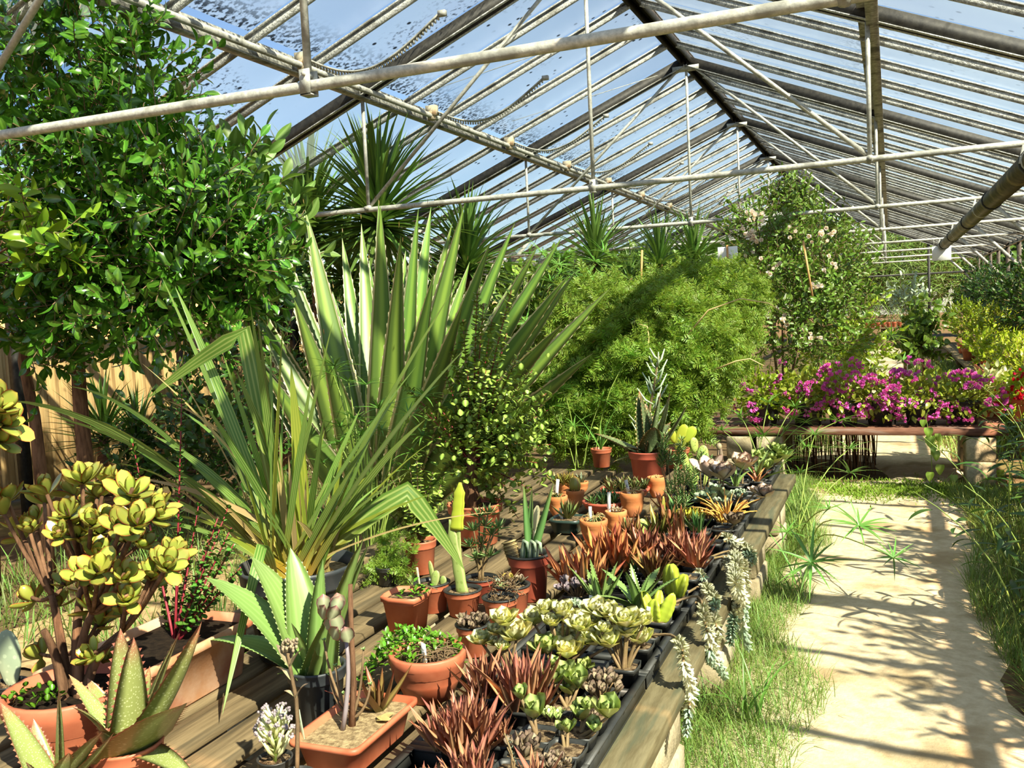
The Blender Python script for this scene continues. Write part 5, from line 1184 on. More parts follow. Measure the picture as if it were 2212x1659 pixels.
# asparagus sprigs beside it
def needle_spray(n=26, L=0.05):
    ms = []
    for i in range(n):
        t_ = (i+1)/n; s = L*(1-0.5*t_)*0.55
        for sg in (-1, 1): ms.append(Matrix.Translation((0, 0, L*t_)) @ Matrix.Rotation(sg*R.uniform(0.8, 1.3), 4, 'X') @ Matrix.Rotation(R.uniform(-0.6, 0.6), 4, 'Y') @ Matrix.Diagonal((s, s, s, 1)))
    return merge(leafgeo(1, 0.22, 2, 1, 0.1, 0, 'lance'), ms)
t, z, k = potted('asparagus_fern', 'small bright asparagus fern in a black pot sprawling over the slats', 'plant', 838, 1262, 50, 40, 'black'); L0 = t.location
spray = needle_spray(9, 1.0)
ms = []
for i in range(26):
    q = P(R.uniform(785, 905), R.uniform(1160, 1290), Y=L0.y+R.uniform(-0.12, 0.12))-L0
    pts = bez((0, 0, z), (q.x*0.4, q.y*0.4, max(q.z, z)+0.05), q, 6)
    ob('stem', stemgeo(pts, 0.002, 0.001, 4), M['greenstem'], t)
    for p_ in pts[2:]:
        for _ in range(3): ms.append(ld(p_, rv()+Vector((0, 0, 0.3)), R.uniform(0.03, 0.05), R.uniform(0, 6)))
stuff(ob('foliage', merge(spray, ms), M['fern'], t))
# clay pots in the middle
def claypot(label, px, py, w_, h_, plant, mat='clay', style='clay', lab=None):
    t, z, k = potted('clay_pot_plant', label, 'plant', px, py, w_, h_, mat, style, group='small clay pots on the bench slats')
    plant(t, z, k)
    if lab: label_stake(t, (lab[0]*k, -0.01, z), 38*k*lab[1], 9*k, (lab[2], -0.15), 'white', lab[3] if len(lab) > 3 else None)
    return t
def haws(n, per, Lpx, spread, mat='haworthia', t1=0.9, kind='haw'):
    def f(t, z, k):
        for i in range(n):
            a = i*GA; rr = spread*k*math.sqrt(i/max(1, n-1)) if n > 1 else 0
            rosette(t, (rr*math.cos(a), rr*math.sin(a), z-0.005), per, Lpx*k*R.uniform(.85, 1.1), kind, mat, 0.1, t1)
    return f
def dry(n, Lpx, also=None):
    def f(t, z, k):
        if also: also(t, z, k)
        gs = []
        for i in range(n):
            a = R.uniform(0, 6.28); L = Lpx*k*R.uniform(.5, 1); d = R.uniform(0.3, 1.4)
            gs.append(tube(bez((0, 0, z), (math.cos(a)*L*0.3, math.sin(a)*L*0.3, z+L*0.8), (math.cos(a)*math.sin(d)*L, math.sin(a)*math.sin(d)*L, z+math.cos(d)*L*0.8), 4), 0.0016, 4))
        stuff(ob('dry_stems', join(gs), M['straw'], t))
    return f
claypot('clay pot of pale dry-tipped succulent under the spekboom branches', 1206, 1114, 44, 44, dry(16, 26, haws(3, 9, 24, 10, 'haworthia')), lab=(-2, 1.1, 0.05))
claypot('clay pot with a fuzzy golden cactus behind the bonsai tray', 1244, 1094, 40, 36, lambda t, z, k: (ob('cactus_body', lathe([(0, z), (11*k, z+4*k), (13*k, z+16*k), (9*k, z+30*k), (0, z+36*k)], 12), M['olive'], t), haws(3, 8, 16, 14, 'redaloe')(t, z, k)))
claypot('tiny clay pot with a blue-green spiky agave', 1258, 1062, 28, 22, haws(1, 12, 30, 0, 'silverk', 0.8, 'red'))
claypot('clay pot half hidden by twiggy yellow-green succulent', 1222, 1072, 34, 30, haws(6, 10, 34, 22, 'olive', 1.0, 'needle'))
claypot('round clay pot with green rosettes, straw leaves and white labels, nearest the camera', 1284, 1169, 61, 48, dry(26, 34, haws(4, 11, 20, 14, 'haworthiag')), lab=(-6, 0.9, -0.1))
claypot('clay pot with pale bleached rosettes behind the straw-leaved one', 1332, 1148, 48, 46, dry(14, 20, haws(4, 10, 24, 10, 'whiter')), lab=(-14, 1.2, -0.08))
claypot('clay pot of dry stems with a handwritten leaning label', 1366, 1114, 53, 52, dry(30, 26), lab=(-5, 0.9, -0.35, '4€'))
claypot('clay pot with a brown dried plant left of the big red pot', 1408, 1074, 40, 44, dry(12, 16))
claypot('wide low clay bowl of green haworthia rosettes', 1308, 1106, 98, 26, haws(9, 11, 32, 40, 'haworthiag'), 'redpot', 'bowl')
claypot('wide low clay bowl of reddish haworthia rosettes by the aloe pot', 1362, 1078, 108, 26, haws(10, 11, 36, 44, 'haworthia'), 'redpot', 'bowl')
p = onbench(1228, 1150); t = thing('bonsai_tray', 'dark glazed square bonsai tray with a grassy spiky succulent', 'plant', p); k = mpp(p)
ob('pot', lathe([(0, 0.008), (26*k, 0.008), (27*k, 0.012), (33*k, 26*k), (36*k, 27*k), (36*k, 33*k), (33*k, 33*k), (31*k, 28*k)], 16, sq=7), M['bonsai'], t)
ob('soil', lathe([(31*k, 29*k), (0, 30*k)], 16, sq=7), M['potsoil'], t)
for sx in (-1, 1):
    for sy in (-1, 1): ob('foot', box(sx*18*k-0.01, sx*18*k+0.01, sy*18*k-0.01, sy*18*k+0.01, 0, 0.01), M['bonsai'], t)
rosette(t, (0, 0, 29*k), 26, 54*k, 'needle', 'haworthia', 0.05, 0.9)
label_stake(t, (-14*k, 0, 29*k), 24*k, 8*k, (-0.1, 0), 'white')
# aloe in the big red pot at the back
t, z, k = potted('large_aloe', 'large dark spotted aloe in a big red pot at the back of the bench', 'plant', 1403, 1042, 88, 70, 'redpot'); L0 = t.location
for (x_, y_, dy, ws) in ((1370, 845, .05, 1.3), (1380, 850, .0, 1.4), (1430, 848, .0, 1.4), (1462, 852, .08, 1.0), (1498, 880, .05, 1.2), (1288, 925, .0, 1.2), (1352, 950, -.1, 1.4), (1466, 935, -.1, 1.2), (1410, 910, -.12, 1.8), (1322, 985, -.08, 1.0), (1395, 870, .12, 1.3), (1440, 900, .15, 1.3)):
    q = P(x_, y_, Y=L0.y+dy)-L0; tipleaf(t, Vector((q.x*0.12, 0, z-0.01)), q, 0, 'aloeup' if y_ < 900 else 'aloe', 'saloed', R.randrange(3), ws*1.45)
t, z, k = potted('potted_succulent', 'small red pot with drooping sedge shoots at the left end of the bench', 'plant', 1300, 1008, 46, 40, 'terracotta')
for i in range(12): obm('leaf', LMs('blade', 'cyp'), t, M=lm((0, 0, z), i*GA, R.uniform(0.1, 0.8), R.uniform(0.2, 0.4)))
t, z, k = potted('prickly_pear', 'red pot with flat yellow-edged prickly pear, right of the big aloe pot', 'cactus', 1470, 1006, 53, 42, 'terracotta')
for dx, dz_, w_, h, ry in ((0, 0, 40, 90, 0.3), (30, 40, 34, 60, 0.6), (-10, 40, 26, 46, -0.3)): ob('pad', padgeo(w_*k*0.8, h*k*0.7, 0.02), M['lime'], t, M=Matrix.Translation((dx*k*0.5, 0, z-0.01+dz_*k*0.5)) @ Matrix.Rotation(ry, 4, 'Y'))
# tall mother-of-thousands behind the aloe
p = onbench(1395, 1015); t = thing('tall_kalanchoe', 'tall finger-leaved kalanchoe stalk rising behind the large aloe', 'plant', (p.x+0.03, p.y+0.15, HB)); L0 = t.location
z = round_pot(t, 0.16, 0.14, 'terracotta')
pts = [P(x_, y_, Y=L0.y)-L0 for x_, y_ in ((1400, 960), (1404, 880), (1412, 840), (1418, 800), (1424, 770))]
ob('stem', stemgeo([Vector((0, 0, z-0.02))]+pts, 0.012, 0.006, 6), M['greystem'], t)
for i in range(26):
    k_ = i/26; q = pts[0].lerp(pts[-1], k_); a = i*GA; L = 0.17*(1-0.55*k_)
    d = Vector((math.cos(a), math.sin(a)*0.6, 0.25+0.6*k_)).normalized()
    ob('finger_leaf', tube([q, q+d*L*0.5, q+d*L+Vector((0, 0, L*0.45))], [0.006, 0.008, 0.004], 5), M['silverk'], t)

for o_, r_ in ((jp, 0.17), (a1, 0.09), (a2, 0.075), (bk, 0.17), (ga, 0.087)): BPOTS.append((o_, r_, False))
for fx, fy_, r_ in ((-2.14, 1.98, 0.15), (-2.14, 2.2, 0.16), (-2.14, 2.42, 0.15), (-1.34, 2.0, 0.1), (-1.34, 2.16, 0.1)):
    d_ = bpy.data.objects.new('spacer', None); d_.location = (fx, fy_, HB); BPOTS.append((d_, r_, False))
relax(BPOTS, ((-2.5, -1.17), (1.0, 6.6)), lim=0.09)
# ================================================================ larger planting
def blob(px, py, Y, rx, rz, ry=None):
    c = P(px, py, Y=Y); k = mpp(c)
    return c, Vector((rx*k, ry if ry else (rx+rz)/2*k, rz*k))
def in_blob(b, shell=0.55):
    c, r = b
    while True:
        v = rv()
        if 1e-3 < v.length <= 1: break
    v = v.normalized()*(shell+(1-shell)*R.random())
    return c+Vector((v.x*r.x, v.y*r.y, v.z*r.z)), Vector((v.x/r.x, v.y/r.y, v.z/r.z)).normalized()
def bulk_foliage(root, mats_world, kind, leafmat, nobj, name='leaf', fol='foliage'):
    L0 = root.location
    inv = Matrix.Translation(-L0)
    mats = sorted(mats_world, key=lambda m: (m.translation-CAM).length)
    for m_ in mats[:nobj]: obm(name, LMs(kind, leafmat), root, M=inv @ m_)
    rest = mats[nobj:]
    if rest:
        parts = [rest[i::3] for i in range(3)]
        stuff(ob(fol, join([merge(G(kind, v), [inv @ m_ for m_ in parts[v]]) for v in range(3) if parts[v]]), M[leafmat], root))
def twiggy(root, blobs, per_blob, nleaf, leafL, kind, leafmat, nobj=300, twigL=0.3, up=0.35, tilt=0.75, hubs=None, twigmat='brownstem', branchmat='bark', br=0.016, shell=0.5, twr=0.003):
    L0 = root.location; mats = []; tg = []
    for bi, b in enumerate(blobs):
        n = per_blob if isinstance(per_blob, int) else per_blob[bi]
        if hubs:
            h = min(hubs, key=lambda a: (Vector(a)-b[0]).length); h = Vector(h)
            ob('branch', stemgeo(bez(h-L0, h.lerp(b[0], 0.5)-L0+Vector((0, 0, -0.08)), b[0]-L0, 6), br, br*0.4, 6), M[branchmat], root)
        for i in range(n):
            p, nrm = in_blob(b, shell)
            d = (nrm+Vector((0, 0, up))+rv(0.6)).normalized(); q = p+d*twigL*R.uniform(0.6, 1.2)
            p = p-d*twigL*0.3
            pts = bez(p, p.lerp(q, 0.5)+rv(twigL*0.08), q, 4)
            tg.append(tube([a-L0 for a in pts], twr, 4, False))
            for j in range(nleaf):
                t_ = (j+1)/nleaf; a = p.lerp(q, t_)
                B = d.to_track_quat('Z', 'Y').to_matrix().to_4x4()
                mats.append(Matrix.Translation(a) @ B @ lm((0, 0, 0), (j % 2)*PI+R.uniform(-0.7, 0.7)+i, (tilt if j < nleaf-1 else 0.15)+R.uniform(-0.3, 0.3), leafL*R.uniform(0.7, 1.15)))
    stuff(ob('twigs', join(tg), M[twigmat], root))
    bulk_foliage(root, mats, kind, leafmat, nobj)
# ---- the big glossy tree on the left
def ground(px, py, Y): p = P(px, py, Y=Y); return Vector((p.x, p.y, 0))
tb = ground(210, 1100, 4.5)
T = thing('glossy_leaved_tree', 'large glossy dark green tree filling the left side up to the roof', 'tree', tb)
def wp(*pp, Y): return [P(x_, y_, Y=Y) for x_, y_ in pp]
tk = [tb]+wp((185, 1000), (172, 850), (165, 700), (180, 560), (200, 420), Y=4.5)
ob('trunk', stemgeo([p-tb for p in tk], 0.055, 0.03, 9), M['bark'], T)
tk2 = [ground(95, 1100, 4.5)]+wp((85, 990), (75, 900), (50, 780), (70, 640), (120, 520), Y=4.5)
ob('trunk', stemgeo([p-tb for p in tk2], 0.045, 0.025, 9), M['bark'], T)
hubs = [tk[3], tk[4], tk[5], tk2[3], tk2[4], tk2[5]]
tblobs = [blob(170, 110, 4.6, 150, 130, .5), blob(60, 40, 4.6, 110, 90, .4), blob(300, 200, 4.6, 80, 130, .4), blob(80, 250, 4.5, 130, 90, .5), blob(230, 330, 4.5, 140, 80, .5), blob(350, 330, 4.4, 70, 50, .35), blob(330, 430, 4.4, 130, 80, .5), blob(455, 440, 4.5, 80, 90, .45), blob(130, 420, 4.3, 130, 80, .45), blob(90, 560, 4.3, 110, 80, .4), blob(260, 560, 4.25, 140, 80, .45), blob(420, 560, 4.4, 120, 90, .45), blob(530, 560, 4.5, 70, 80, .4), blob(330, 660, 4.3, 90, 60, .35), blob(200, 650, 4.2, 110, 50, .35), blob(60, 690, 4.2, 70, 60, .3), blob(100, 770, 4.2, 60, 45, .2), blob(460, 660, 4.5, 90, 50, .35)]
twiggy(T, tblobs, [95, 50, 50, 75, 90, 34, 90, 70, 85, 75, 105, 95, 50, 55, 65, 36, 20, 45], 9, 0.095, 'tree', 'tree', 300, 0.26, 0.3, 0.75, hubs)
# bright young branches at the far left, closer
yb = ground(-60, 700, 3.9); Y2 = thing('yellow_green_shrub', 'bright yellow-green leafy branches at the left edge in front of the dark tree', 'shrub', yb)
hb = P(-40, 560, Y=3.9)
ob('stem', stemgeo([Vector((0, 0, 0)), (hb-yb)*0.5+Vector((0.03, 0, 0)), hb-yb], 0.022, 0.012, 7), M['bark'], Y2)
twiggy(Y2, [blob(20, 420, 3.8, 60, 60, .2), blob(70, 480, 3.75, 60, 60, .2), blob(5, 520, 3.8, 40, 40, .2), blob(90, 540, 3.8, 45, 35, .2), blob(-30, 420, 3.8, 50, 80, .2)], 6, 6, 0.13, 'guava', 'treey', 300, 0.22, 0.1, 0.8, [hb], br=0.008)
# pale guava-like shrub
gb = ground(560, 900, 5.3); GU = thing('broad_leaved_shrub', 'pale green broad-leaved shrub between the dark tree and the yuccas', 'shrub', gb)
hg = P(545, 560, Y=5.3); ob('stem', stemgeo([Vector((0, 0, 0)), (hg-gb)*0.5+Vector((0.04, 0, 0)), hg-gb], 0.03, 0.015, 7), M['bark'], GU)
twiggy(GU, [blob(500, 390, 5.2, 45, 60, .2), blob(560, 430, 5.2, 50, 50, .25), blob(500, 480, 5.2, 60, 50, .25), blob(580, 500, 5.2, 45, 45, .2), blob(540, 560, 5.2, 60, 45, .25), blob(600, 560, 5.3, 40, 40, .2)], 10, 7, 0.15, 'guava', 'guava', 300, 0.3, 0.8, 0.7, [hg], br=0.01)
# ---- variegated agave
AB = Vector((-2.98, 5.05, 0)); AG = thing('variegated_agave', 'giant agave with cream-edged sword leaves behind the bench', 'plant', AB)
ob('base_stem', lathe([(0.0, 0), (0.14, 0), (0.17, 0.15), (0.12, 0.35), (0.0, 0.42)], 14), M['greystem'], AG)
ATIP = [(598, 489, .2), (656, 437, .35), (675, 441, -.1), (811, 430, .1), (819, 441, -.3), (862, 489, -.6), (895, 447, .2), (924, 437, .5), (953, 468, .3), (998, 441, -.2), (1055, 506, -.4), (1096, 472, .1), (1156, 523, -.3), (1199, 499, .1), (1216, 564, -.2), (1239, 578, .3), (1309, 606, .2), (1220, 660, -.5), (797, 557, .7), (1094, 599, .6), (560, 654, -.1), (490, 544, .3), (740, 500, .6), (870, 520, .8), (1010, 560, .8), (640, 640, -.5), (570, 780, -.6), (1130, 640, .5), (720, 620, .4), (930, 560, -.75), (500, 700, .1), (780, 470, .6), (700, 720, -.7), (1000, 640, -.8), (1280, 740, -.3)]
ag_m = []
for v in range(3): ag_m.append(mk('agave_leaf', leafgeo(1, 0.098, 12, 3, 0.05+0.06*v, 0.28, 'agave', 0.16, 24, 0.0022), M['agave']))
for i, (x_, y_, dy) in enumerate(ATIP):
    tp = P(x_, y_, Y=AB.y+dy)-AB
    a = math.atan2(tp.y, tp.x); b0 = Vector((0.10*math.cos(a), 0.10*math.sin(a), 0.22+0.1*R.random()))
    dd = (tp-b0).normalized(); vw = (AB+tp*0.6-CAM).normalized()
    m0 = ld(b0, dd).to_3x3(); nx, ny = m0.col[0], m0.col[1]
    roll = math.atan2(vw.dot(ny), vw.dot(nx))
    if roll > PI/2: roll -= PI
    if roll < -PI/2: roll += PI
    w_ = R.uniform(1.15, 1.4)*min(1.3, 1.55/(tp-b0).length); L_ = (tp-b0).length
    o = obm('leaf', ag_m[i % 3], AG, M=ld(b0, dd, 1, roll*R.uniform(0.45, 0.8)) @ Matrix.Diagonal((L_, L_*w_, L_, 1)))
    obm('leaf_spine', LMs('thin', 'bark') if False else LMs('needle', 'brownaloe'), AG, M=ld(tp-(tp-b0).normalized()*0.01, tp-b0, 0.035))
# ---- yucca trees
def yucca(label, px, py, Y, n, Lpx, trunkw=0.05, tr_top=None, t1=2.0, name='yucca', mat='yucca', second=None):
    c = P(px, py, Y=Y); base = Vector((c.x+R.uniform(-.05, .05), c.y, 0)); k = mpp(c)
    t = thing(name, label, 'tree', base)
    ob('trunk', stemgeo([Vector((0, 0, 0)), (c-base)*0.5+Vector((R.uniform(-.06, .06), 0, 0)), c-base], trunkw*1.3, trunkw*0.8, 9), M['hairytrunk'], t)
    for i in range(n):
        k_ = (i+0.5)/n
        obm('leaf', LMs('yucca', mat), t, M=lm(c-base+Vector((0, 0, -0.22*k_*Lpx*k)), i*GA+R.uniform(-.2, .2), 0.06+t1*k_**1.1+R.uniform(-.12, .12), Lpx*k*R.uniform(0.8, 1.08)))
    return t
yucca('tall dense yucca head left, next to the broad-leaved shrub', 668, 470, 8.6, 150, 215, t1=1.9)
yucca('largest dark yucca head behind the agave tips', 818, 450, 8.3, 190, 225, t1=2.1)
yucca('yucca head right of the largest one, behind the agave', 1010, 560, 9.2, 150, 175, t1=1.9)
yucca('lower yucca behind the left agave leaves with a shaggy trunk', 745, 575, 9.4, 110, 165, t1=1.9)
yucca('spiky yucca standing alone before the far glass', 1285, 545, 11.0, 90, 140, t1=1.9)
yucca('small yucca left of the white board', 1425, 560, 12.5, 90, 125, t1=2.0)
yucca('yucca nearest the white board, with dry hanging leaves', 1500, 555, 13.2, 90, 120, t1=2.1)
yucca('short yucca half hidden by fern', 1360, 600, 12.0, 50, 80, t1=1.9)
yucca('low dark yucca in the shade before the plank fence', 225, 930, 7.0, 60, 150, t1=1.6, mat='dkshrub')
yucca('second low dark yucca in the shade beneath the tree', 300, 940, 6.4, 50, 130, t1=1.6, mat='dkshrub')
# ---- feathery fern bush
FBc = ground(1400, 900, 7.6); FB = thing('feathery_fern_bush', 'huge feathery bright green fern bush behind the end of the bench', 'shrub', FBc)
tuft = merge(needle_spray(8, 1.0), [lm((0, 0, 0), a, ti, 1) for a, ti in ((0, 0.2), (2.1, 0.7), (4.2, 0.7), (1.0, 1.1))], [0, 1, 2, 3])
fblobs = [blob(1290, 700, 7.6, 110, 80, .5), blob(1410, 690, 7.6, 110, 80, .5), blob(1340, 790, 7.3, 150, 90, .5), blob(1490, 770, 7.5, 110, 110, .5), blob(1230, 830, 7.2, 70, 60, .4), blob(1550, 690, 8.2, 80, 80, .5), blob(1410, 880, 7.4, 130, 80, .5), blob(1270, 900, 7.2, 100, 80, .4), blob(1500, 640, 8.4, 80, 50, .4), blob(1590, 640, 8.8, 50, 45, .4), blob(1190, 880, 6.9, 50, 60, .3)]
fm = []; cz = []
for b in fblobs:
    vol = b[1].x*b[1].z
    for i in range(int(220+2300*vol)):
        p_, nr = in_blob(b, 0.45); p_ = p_+nr*(R.random()**4)*0.16; fm.append(ld(p_-FBc, nr+Vector((0, 0, 0.35))+rv(0.5), R.uniform(0.08, 0.135), R.uniform(0, 6)))
    cz.append(b[0])
fm.sort(key=lambda m_: (m_.translation+FBc-CAM).length)
tuftm = mk('frond', tuft, M['fern'])
for m_ in fm[:280]: obm('frond', tuftm, FB, M=m_)
stuff(ob('fronds', merge(tuft, fm[280:]), M['fern'], FB))
for c in cz: ob('stem', stemgeo(bez((R.uniform(-.15, .15), R.uniform(-.1, .1), 0), ((c-FBc).x*0.3, (c-FBc).y*0.3, (c-FBc).z*0.8), c-FBc, 6), 0.012, 0.004, 5), M['brownstem'], FB)
for pts in (((1480, 730), (1530, 670), (1600, 645), (1660, 655), (1700, 680)), ((1395, 775), (1402, 730), (1398, 705), (1380, 700)), ((1540, 800), (1590, 780), (1620, 775), (1650, 790))):
    ob('dry_stem', stemgeo([P(x_, y_, Y=7.0)-FBc for x_, y_ in pts], 0.007, 0.003, 5), M['straw'], FB)
# ---- umbrella sedge clumps
umb_m = {}
def umbel_geo(n, W):
    return join([(lambda g, j: (g[0], g[1], g[2]+np.array([j % 9, 0])))(xf(leafgeo(1, W, 4, 1, 0.5, 0.3, 'blade'), lm((0, 0, 0), j*2*PI/n+R.uniform(-.15, .15), R.uniform(0.9, 1.5), R.uniform(0.7, 1.05))), j) for j in range(n)])
for v in range(3): umb_m[v] = mk('umbel', umbel_geo(13+2*v, 0.085), M['cyp'])
def sedge(label, base, umbels, name='umbrella_sedge', mat='greenstem', dy=0.2):
    t = thing(name, label, 'plant', base)
    for (x_, y_, Y, r) in umbels:
        p_ = P(x_, y_, Y=Y); k = mpp(p_); q = p_-Vector(base)
        ob('stem', stemgeo(bez((R.uniform(-.1, .1), R.uniform(-.1, .1), 0), (q.x*0.25, q.y*0.25, q.z*0.8), q, 6), 0.005, 0.003, 5), M[mat], t)
        d = Vector((q.x*0.5, q.y*0.5, 1))
        obm('umbel', umb_m[R.randrange(3)], t, M=ld(q, d, r*k, R.uniform(0, 6)))
    return t
def ru(n, x0, x1, y0, y1, Y0_, Y1_, r0, r1): return [(R.uniform(x0, x1), R.uniform(y0, y1), R.uniform(Y0_, Y1_), R.uniform(r0, r1)) for _ in range(n)]
sedge('umbrella sedge arching over the path beside the bench corner', (-0.56, 6.3, 0), [(1855, 1135, 5.3, 95), (1930, 1205, 5.0, 70), (1752, 1215, 4.9, 105), (1690, 1080, 6.3, 70), (1730, 1022, 6.6, 70), (1835, 1022, 6.6, 75), (1760, 940, 6.8, 75), (1835, 970, 6.7, 70), (1690, 985, 6.7, 60), (1650, 940, 6.9, 60), (1790, 1100, 6.0, 60), (1700, 1150, 5.6, 60)])
sedge('umbrella sedge growing between the bench end and the cross bench', (-0.95, 7.3, 0), [(1717, 880, 7.6, 70), (1810, 910, 7.7, 75), (1600, 900, 7.4, 70), (1660, 870, 7.6, 60), (1560, 930, 7.2, 60), (1640, 1000, 7.2, 60), (1740, 965, 7.5, 60)]+ru(6, 1600, 1780, 880, 1000, 7.2, 7.8, 40, 60))
sedge('umbrella sedge drooping before the fern at the left bench end', (-2.15, 6.6, 0), [(1299, 866, 6.7, 75), (1366, 768, 6.8, 60), (1215, 840, 6.6, 60), (1185, 880, 6.6, 75), (1270, 950, 6.7, 60), (1330, 930, 6.7, 50), (1240, 920, 6.5, 60)])
sedge('fine-leaved umbrella sedge growing through the agave', (-2.55, 4.2, 0), ru(26, 690, 960, 780, 1060, 4.0, 4.6, 55, 85))
sedge('umbrella sedge thicket behind the agave on the right', (-4.0, 10.0, 0), ru(26, 1130, 1340, 540, 700, 9.2, 10.4, 45, 70))
sedge('sedge beyond the cross bench reaching into the aisle', (-0.45, 10.2, 0), [(1915, 840, 10.2, 75), (1950, 780, 10.4, 60), (1880, 800, 10.6, 60), (1925, 725, 11.2, 50), (1850, 820, 10.4, 55)])
# ---- bougainvillea row
def fl_cluster(n):
    gs = []
    for i in range(n):
        d = rv().normalized(); d.z = abs(d.z)*0.6
        gs.append(tube([(0, 0, -0.15), tuple(d*0.62)], 0.03, 4))
        for b in range(3):
            g = xf(G('bract', b), Matrix.Translation(d*0.55) @ ld((0, 0, 0), d, 1) @ lm((0, 0, 0), b*2.09, 0.55, 0.62)); U = g[2].copy(); U[:, 0] += (i*3+b) % 9; gs.append((g[0], g[1], U))
    return join(gs)
flm = {c: [mk('flower_cluster', fl_cluster(n), M[c]) for n in (4, 6, 8)] for c in ('magenta', 'redfl', 'pinkfl')}
def bougain(label, px, Y, rx, top, fl, seed_px, flmat='magenta', leafmat='boug', n=480, name='bougainvillea', py=893, pot='black', potd=0.3, base=None):
    p = P(px, py, Y=Y) if base is None else Vector(base); base = Vector((p.x, p.y, HF if base is None else p.z))
    t = thing(name, label, 'plant', base, 'bougainvilleas on the cross bench'); z = round_pot(t, potd, 0.2, pot)
    k = mpp(base); L0 = base
    c0 = P(px, (top+880)/2, Y=Y); b = (Vector((base.x, base.y-0.03, max(c0.z, HF+0.28)-0.05)), Vector((rx*k*1.05, 0.28, max(0.1, (880-top)/2*k*0.95)+0.06)))
    for i in range(7):
        q, nr = in_blob(b, 0.5); ob('branch', stemgeo(bez((0, 0, z-0.01), ((q-L0).x*0.3, (q-L0).y*0.3, (q-L0).z*0.8), q-L0, 5), 0.007, 0.003, 5), M['brownstem'], t)
    mats = []
    for i in range(n):
        q, nr = in_blob(b, 0.35); mats.append(ld(q, nr+Vector((0, 0, 0.1))+rv(0.7), R.uniform(0.045, 0.075), R.uniform(0, 6)))
    bulk_foliage(t, mats, 'ovate', leafmat, 90)
    for i in range(fl):
        q, nr = in_blob(b, 0.9)
        if nr.y > 0.3: q.y = 2*b[0].y-q.y
        obm('flower_cluster', flm[flmat][R.randrange(3)], t, M=ld(q-L0, nr+rv(0.3), R.uniform(0.048, 0.07), R.uniform(0, 6)))
    for (x_, y_) in seed_px:
        q = P(x_, y_, Y=base.y-0.22)-L0; obm('flower_cluster', flm[flmat][R.randrange(3)], t, M=ld(q, (0, -0.6, 0.7), R.uniform(0.04, 0.05), R.uniform(0, 6)))
    return t
bougain('pale sparse bougainvillea at the left end of the cross bench', 1650, 8.75, 70, 790, 9, [(1700, 855)], flmat='magenta', leafmat='ltshrub')
bougain('magenta bougainvillea second from the left on the cross bench', 1745, 8.75, 75, 795, 15, [(1690, 783), (1735, 830), (1722, 845), (1750, 850)])
bougain('full magenta bougainvillea in the middle with flowers hanging over the edge', 1822, 8.75, 75, 775, 19, [(1845, 780), (1790, 865), (1835, 885), (1850, 893), (1870, 895), (1820, 840), (1810, 790), (1860, 790)])
bougain('magenta bougainvillea right of the middle with a drooping flower spray', 1905, 8.75, 72, 800, 19, [(1905, 830), (1915, 860), (1930, 870), (1940, 890), (1950, 905), (1900, 820), (1925, 855)])
bougain('magenta bougainvillea with flowers standing high on the right half', 1990, 8.75, 78, 800, 19, [(1962, 778), (1985, 785), (2012, 787), (2030, 875), (2050, 880), (2010, 870), (1972, 820)])
bougain('magenta bougainvillea at the right end of the cross bench', 2080, 8.8, 78, 805, 19, [(2090, 905), (2085, 890), (2110, 830), (2125, 825), (2060, 815), (2095, 810), (2180, 885), (2140, 870)])
bougain('cream-leaved variegated bougainvillea behind the right end of the cross bench', 2140, 9.4, 55, 800, 2, [], leafmat='whitefl', pot='terracotta')
t = bougain('yellow-green bougainvillea with red flowers at the right picture edge', 2215, 9.0, 48, 790, 8, [(2200, 822), (2205, 845), (2195, 855), (2208, 860), (2200, 805)], flmat='redfl', leafmat='ltshrub', pot='terracotta')
# ---- pink-flowered climber
CLb = ground(1690, 800, 10.8); CL = thing('pink_flowered_climber', 'tall climber with pale pink trumpet flowers behind the fern bush', 'shrub', CLb)
hubs = [P(1690, 700, Y=10.8), P(1640, 580, Y=10.8), P(1760, 600, Y=10.9)]
for h in hubs: ob('stem', stemgeo(bez((0, 0, 0), ((h-CLb).x*0.3, 0, (h-CLb).z*0.6), h-CLb, 6), 0.02, 0.01, 6), M['brownstem'], CL)
twiggy(CL, [blob(1640, 500, 10.8, 55, 60, .4), blob(1660, 590, 10.8, 60, 60, .5), blob(1750, 560, 10.9, 70, 80, .5), blob(1740, 650, 10.8, 90, 70, .5), blob(1690, 720, 10.6, 90, 60, .5), blob(1800, 700, 10.9, 70, 70, .5), blob(1800, 610, 11, 60, 80, .5)], 85, 8, 0.08, 'guava', 'mdshrub', 200, 0.3, 0.4, 0.8, hubs, br=0.01)
tr_m = mk('flower', join([xf(G('bract', 0), lm((0, 0, 0.2), j*2*PI/5, 0.7, 0.8)) for j in range(5)]+[tube([(0, 0, -0.3), (0, 0, 0.25)], [0.05, 0.16], 7)]), M['pinkfl'])
for (x_, y_, n_) in ((1625, 470, 9), (1615, 495, 6), (1635, 510, 6), (1610, 545, 2), (1655, 565, 1), (1675, 590, 3), (1680, 580, 3), (1775, 500, 4), (1790, 510, 4), (1760, 512, 2), (1720, 515, 1), (1700, 500, 2), (1790, 570, 4), (1785, 600, 1), (1760, 625, 5), (1690, 690, 5), (1740, 720, 4), (1750, 740, 3), (1560, 745, 2), (1670, 675, 2)):
    for _ in range(n_):
        q = P(x_+R.uniform(-16, 16), y_+R.uniform(-14, 14), Y=10.2+R.uniform(-.1, .1))-CLb
        obm('flower', tr_m, CL, M=ld(q, Vector((0.2, -0.8, 0.2))+rv(0.6), R.uniform(0.05, 0.075), R.uniform(0, 6)))
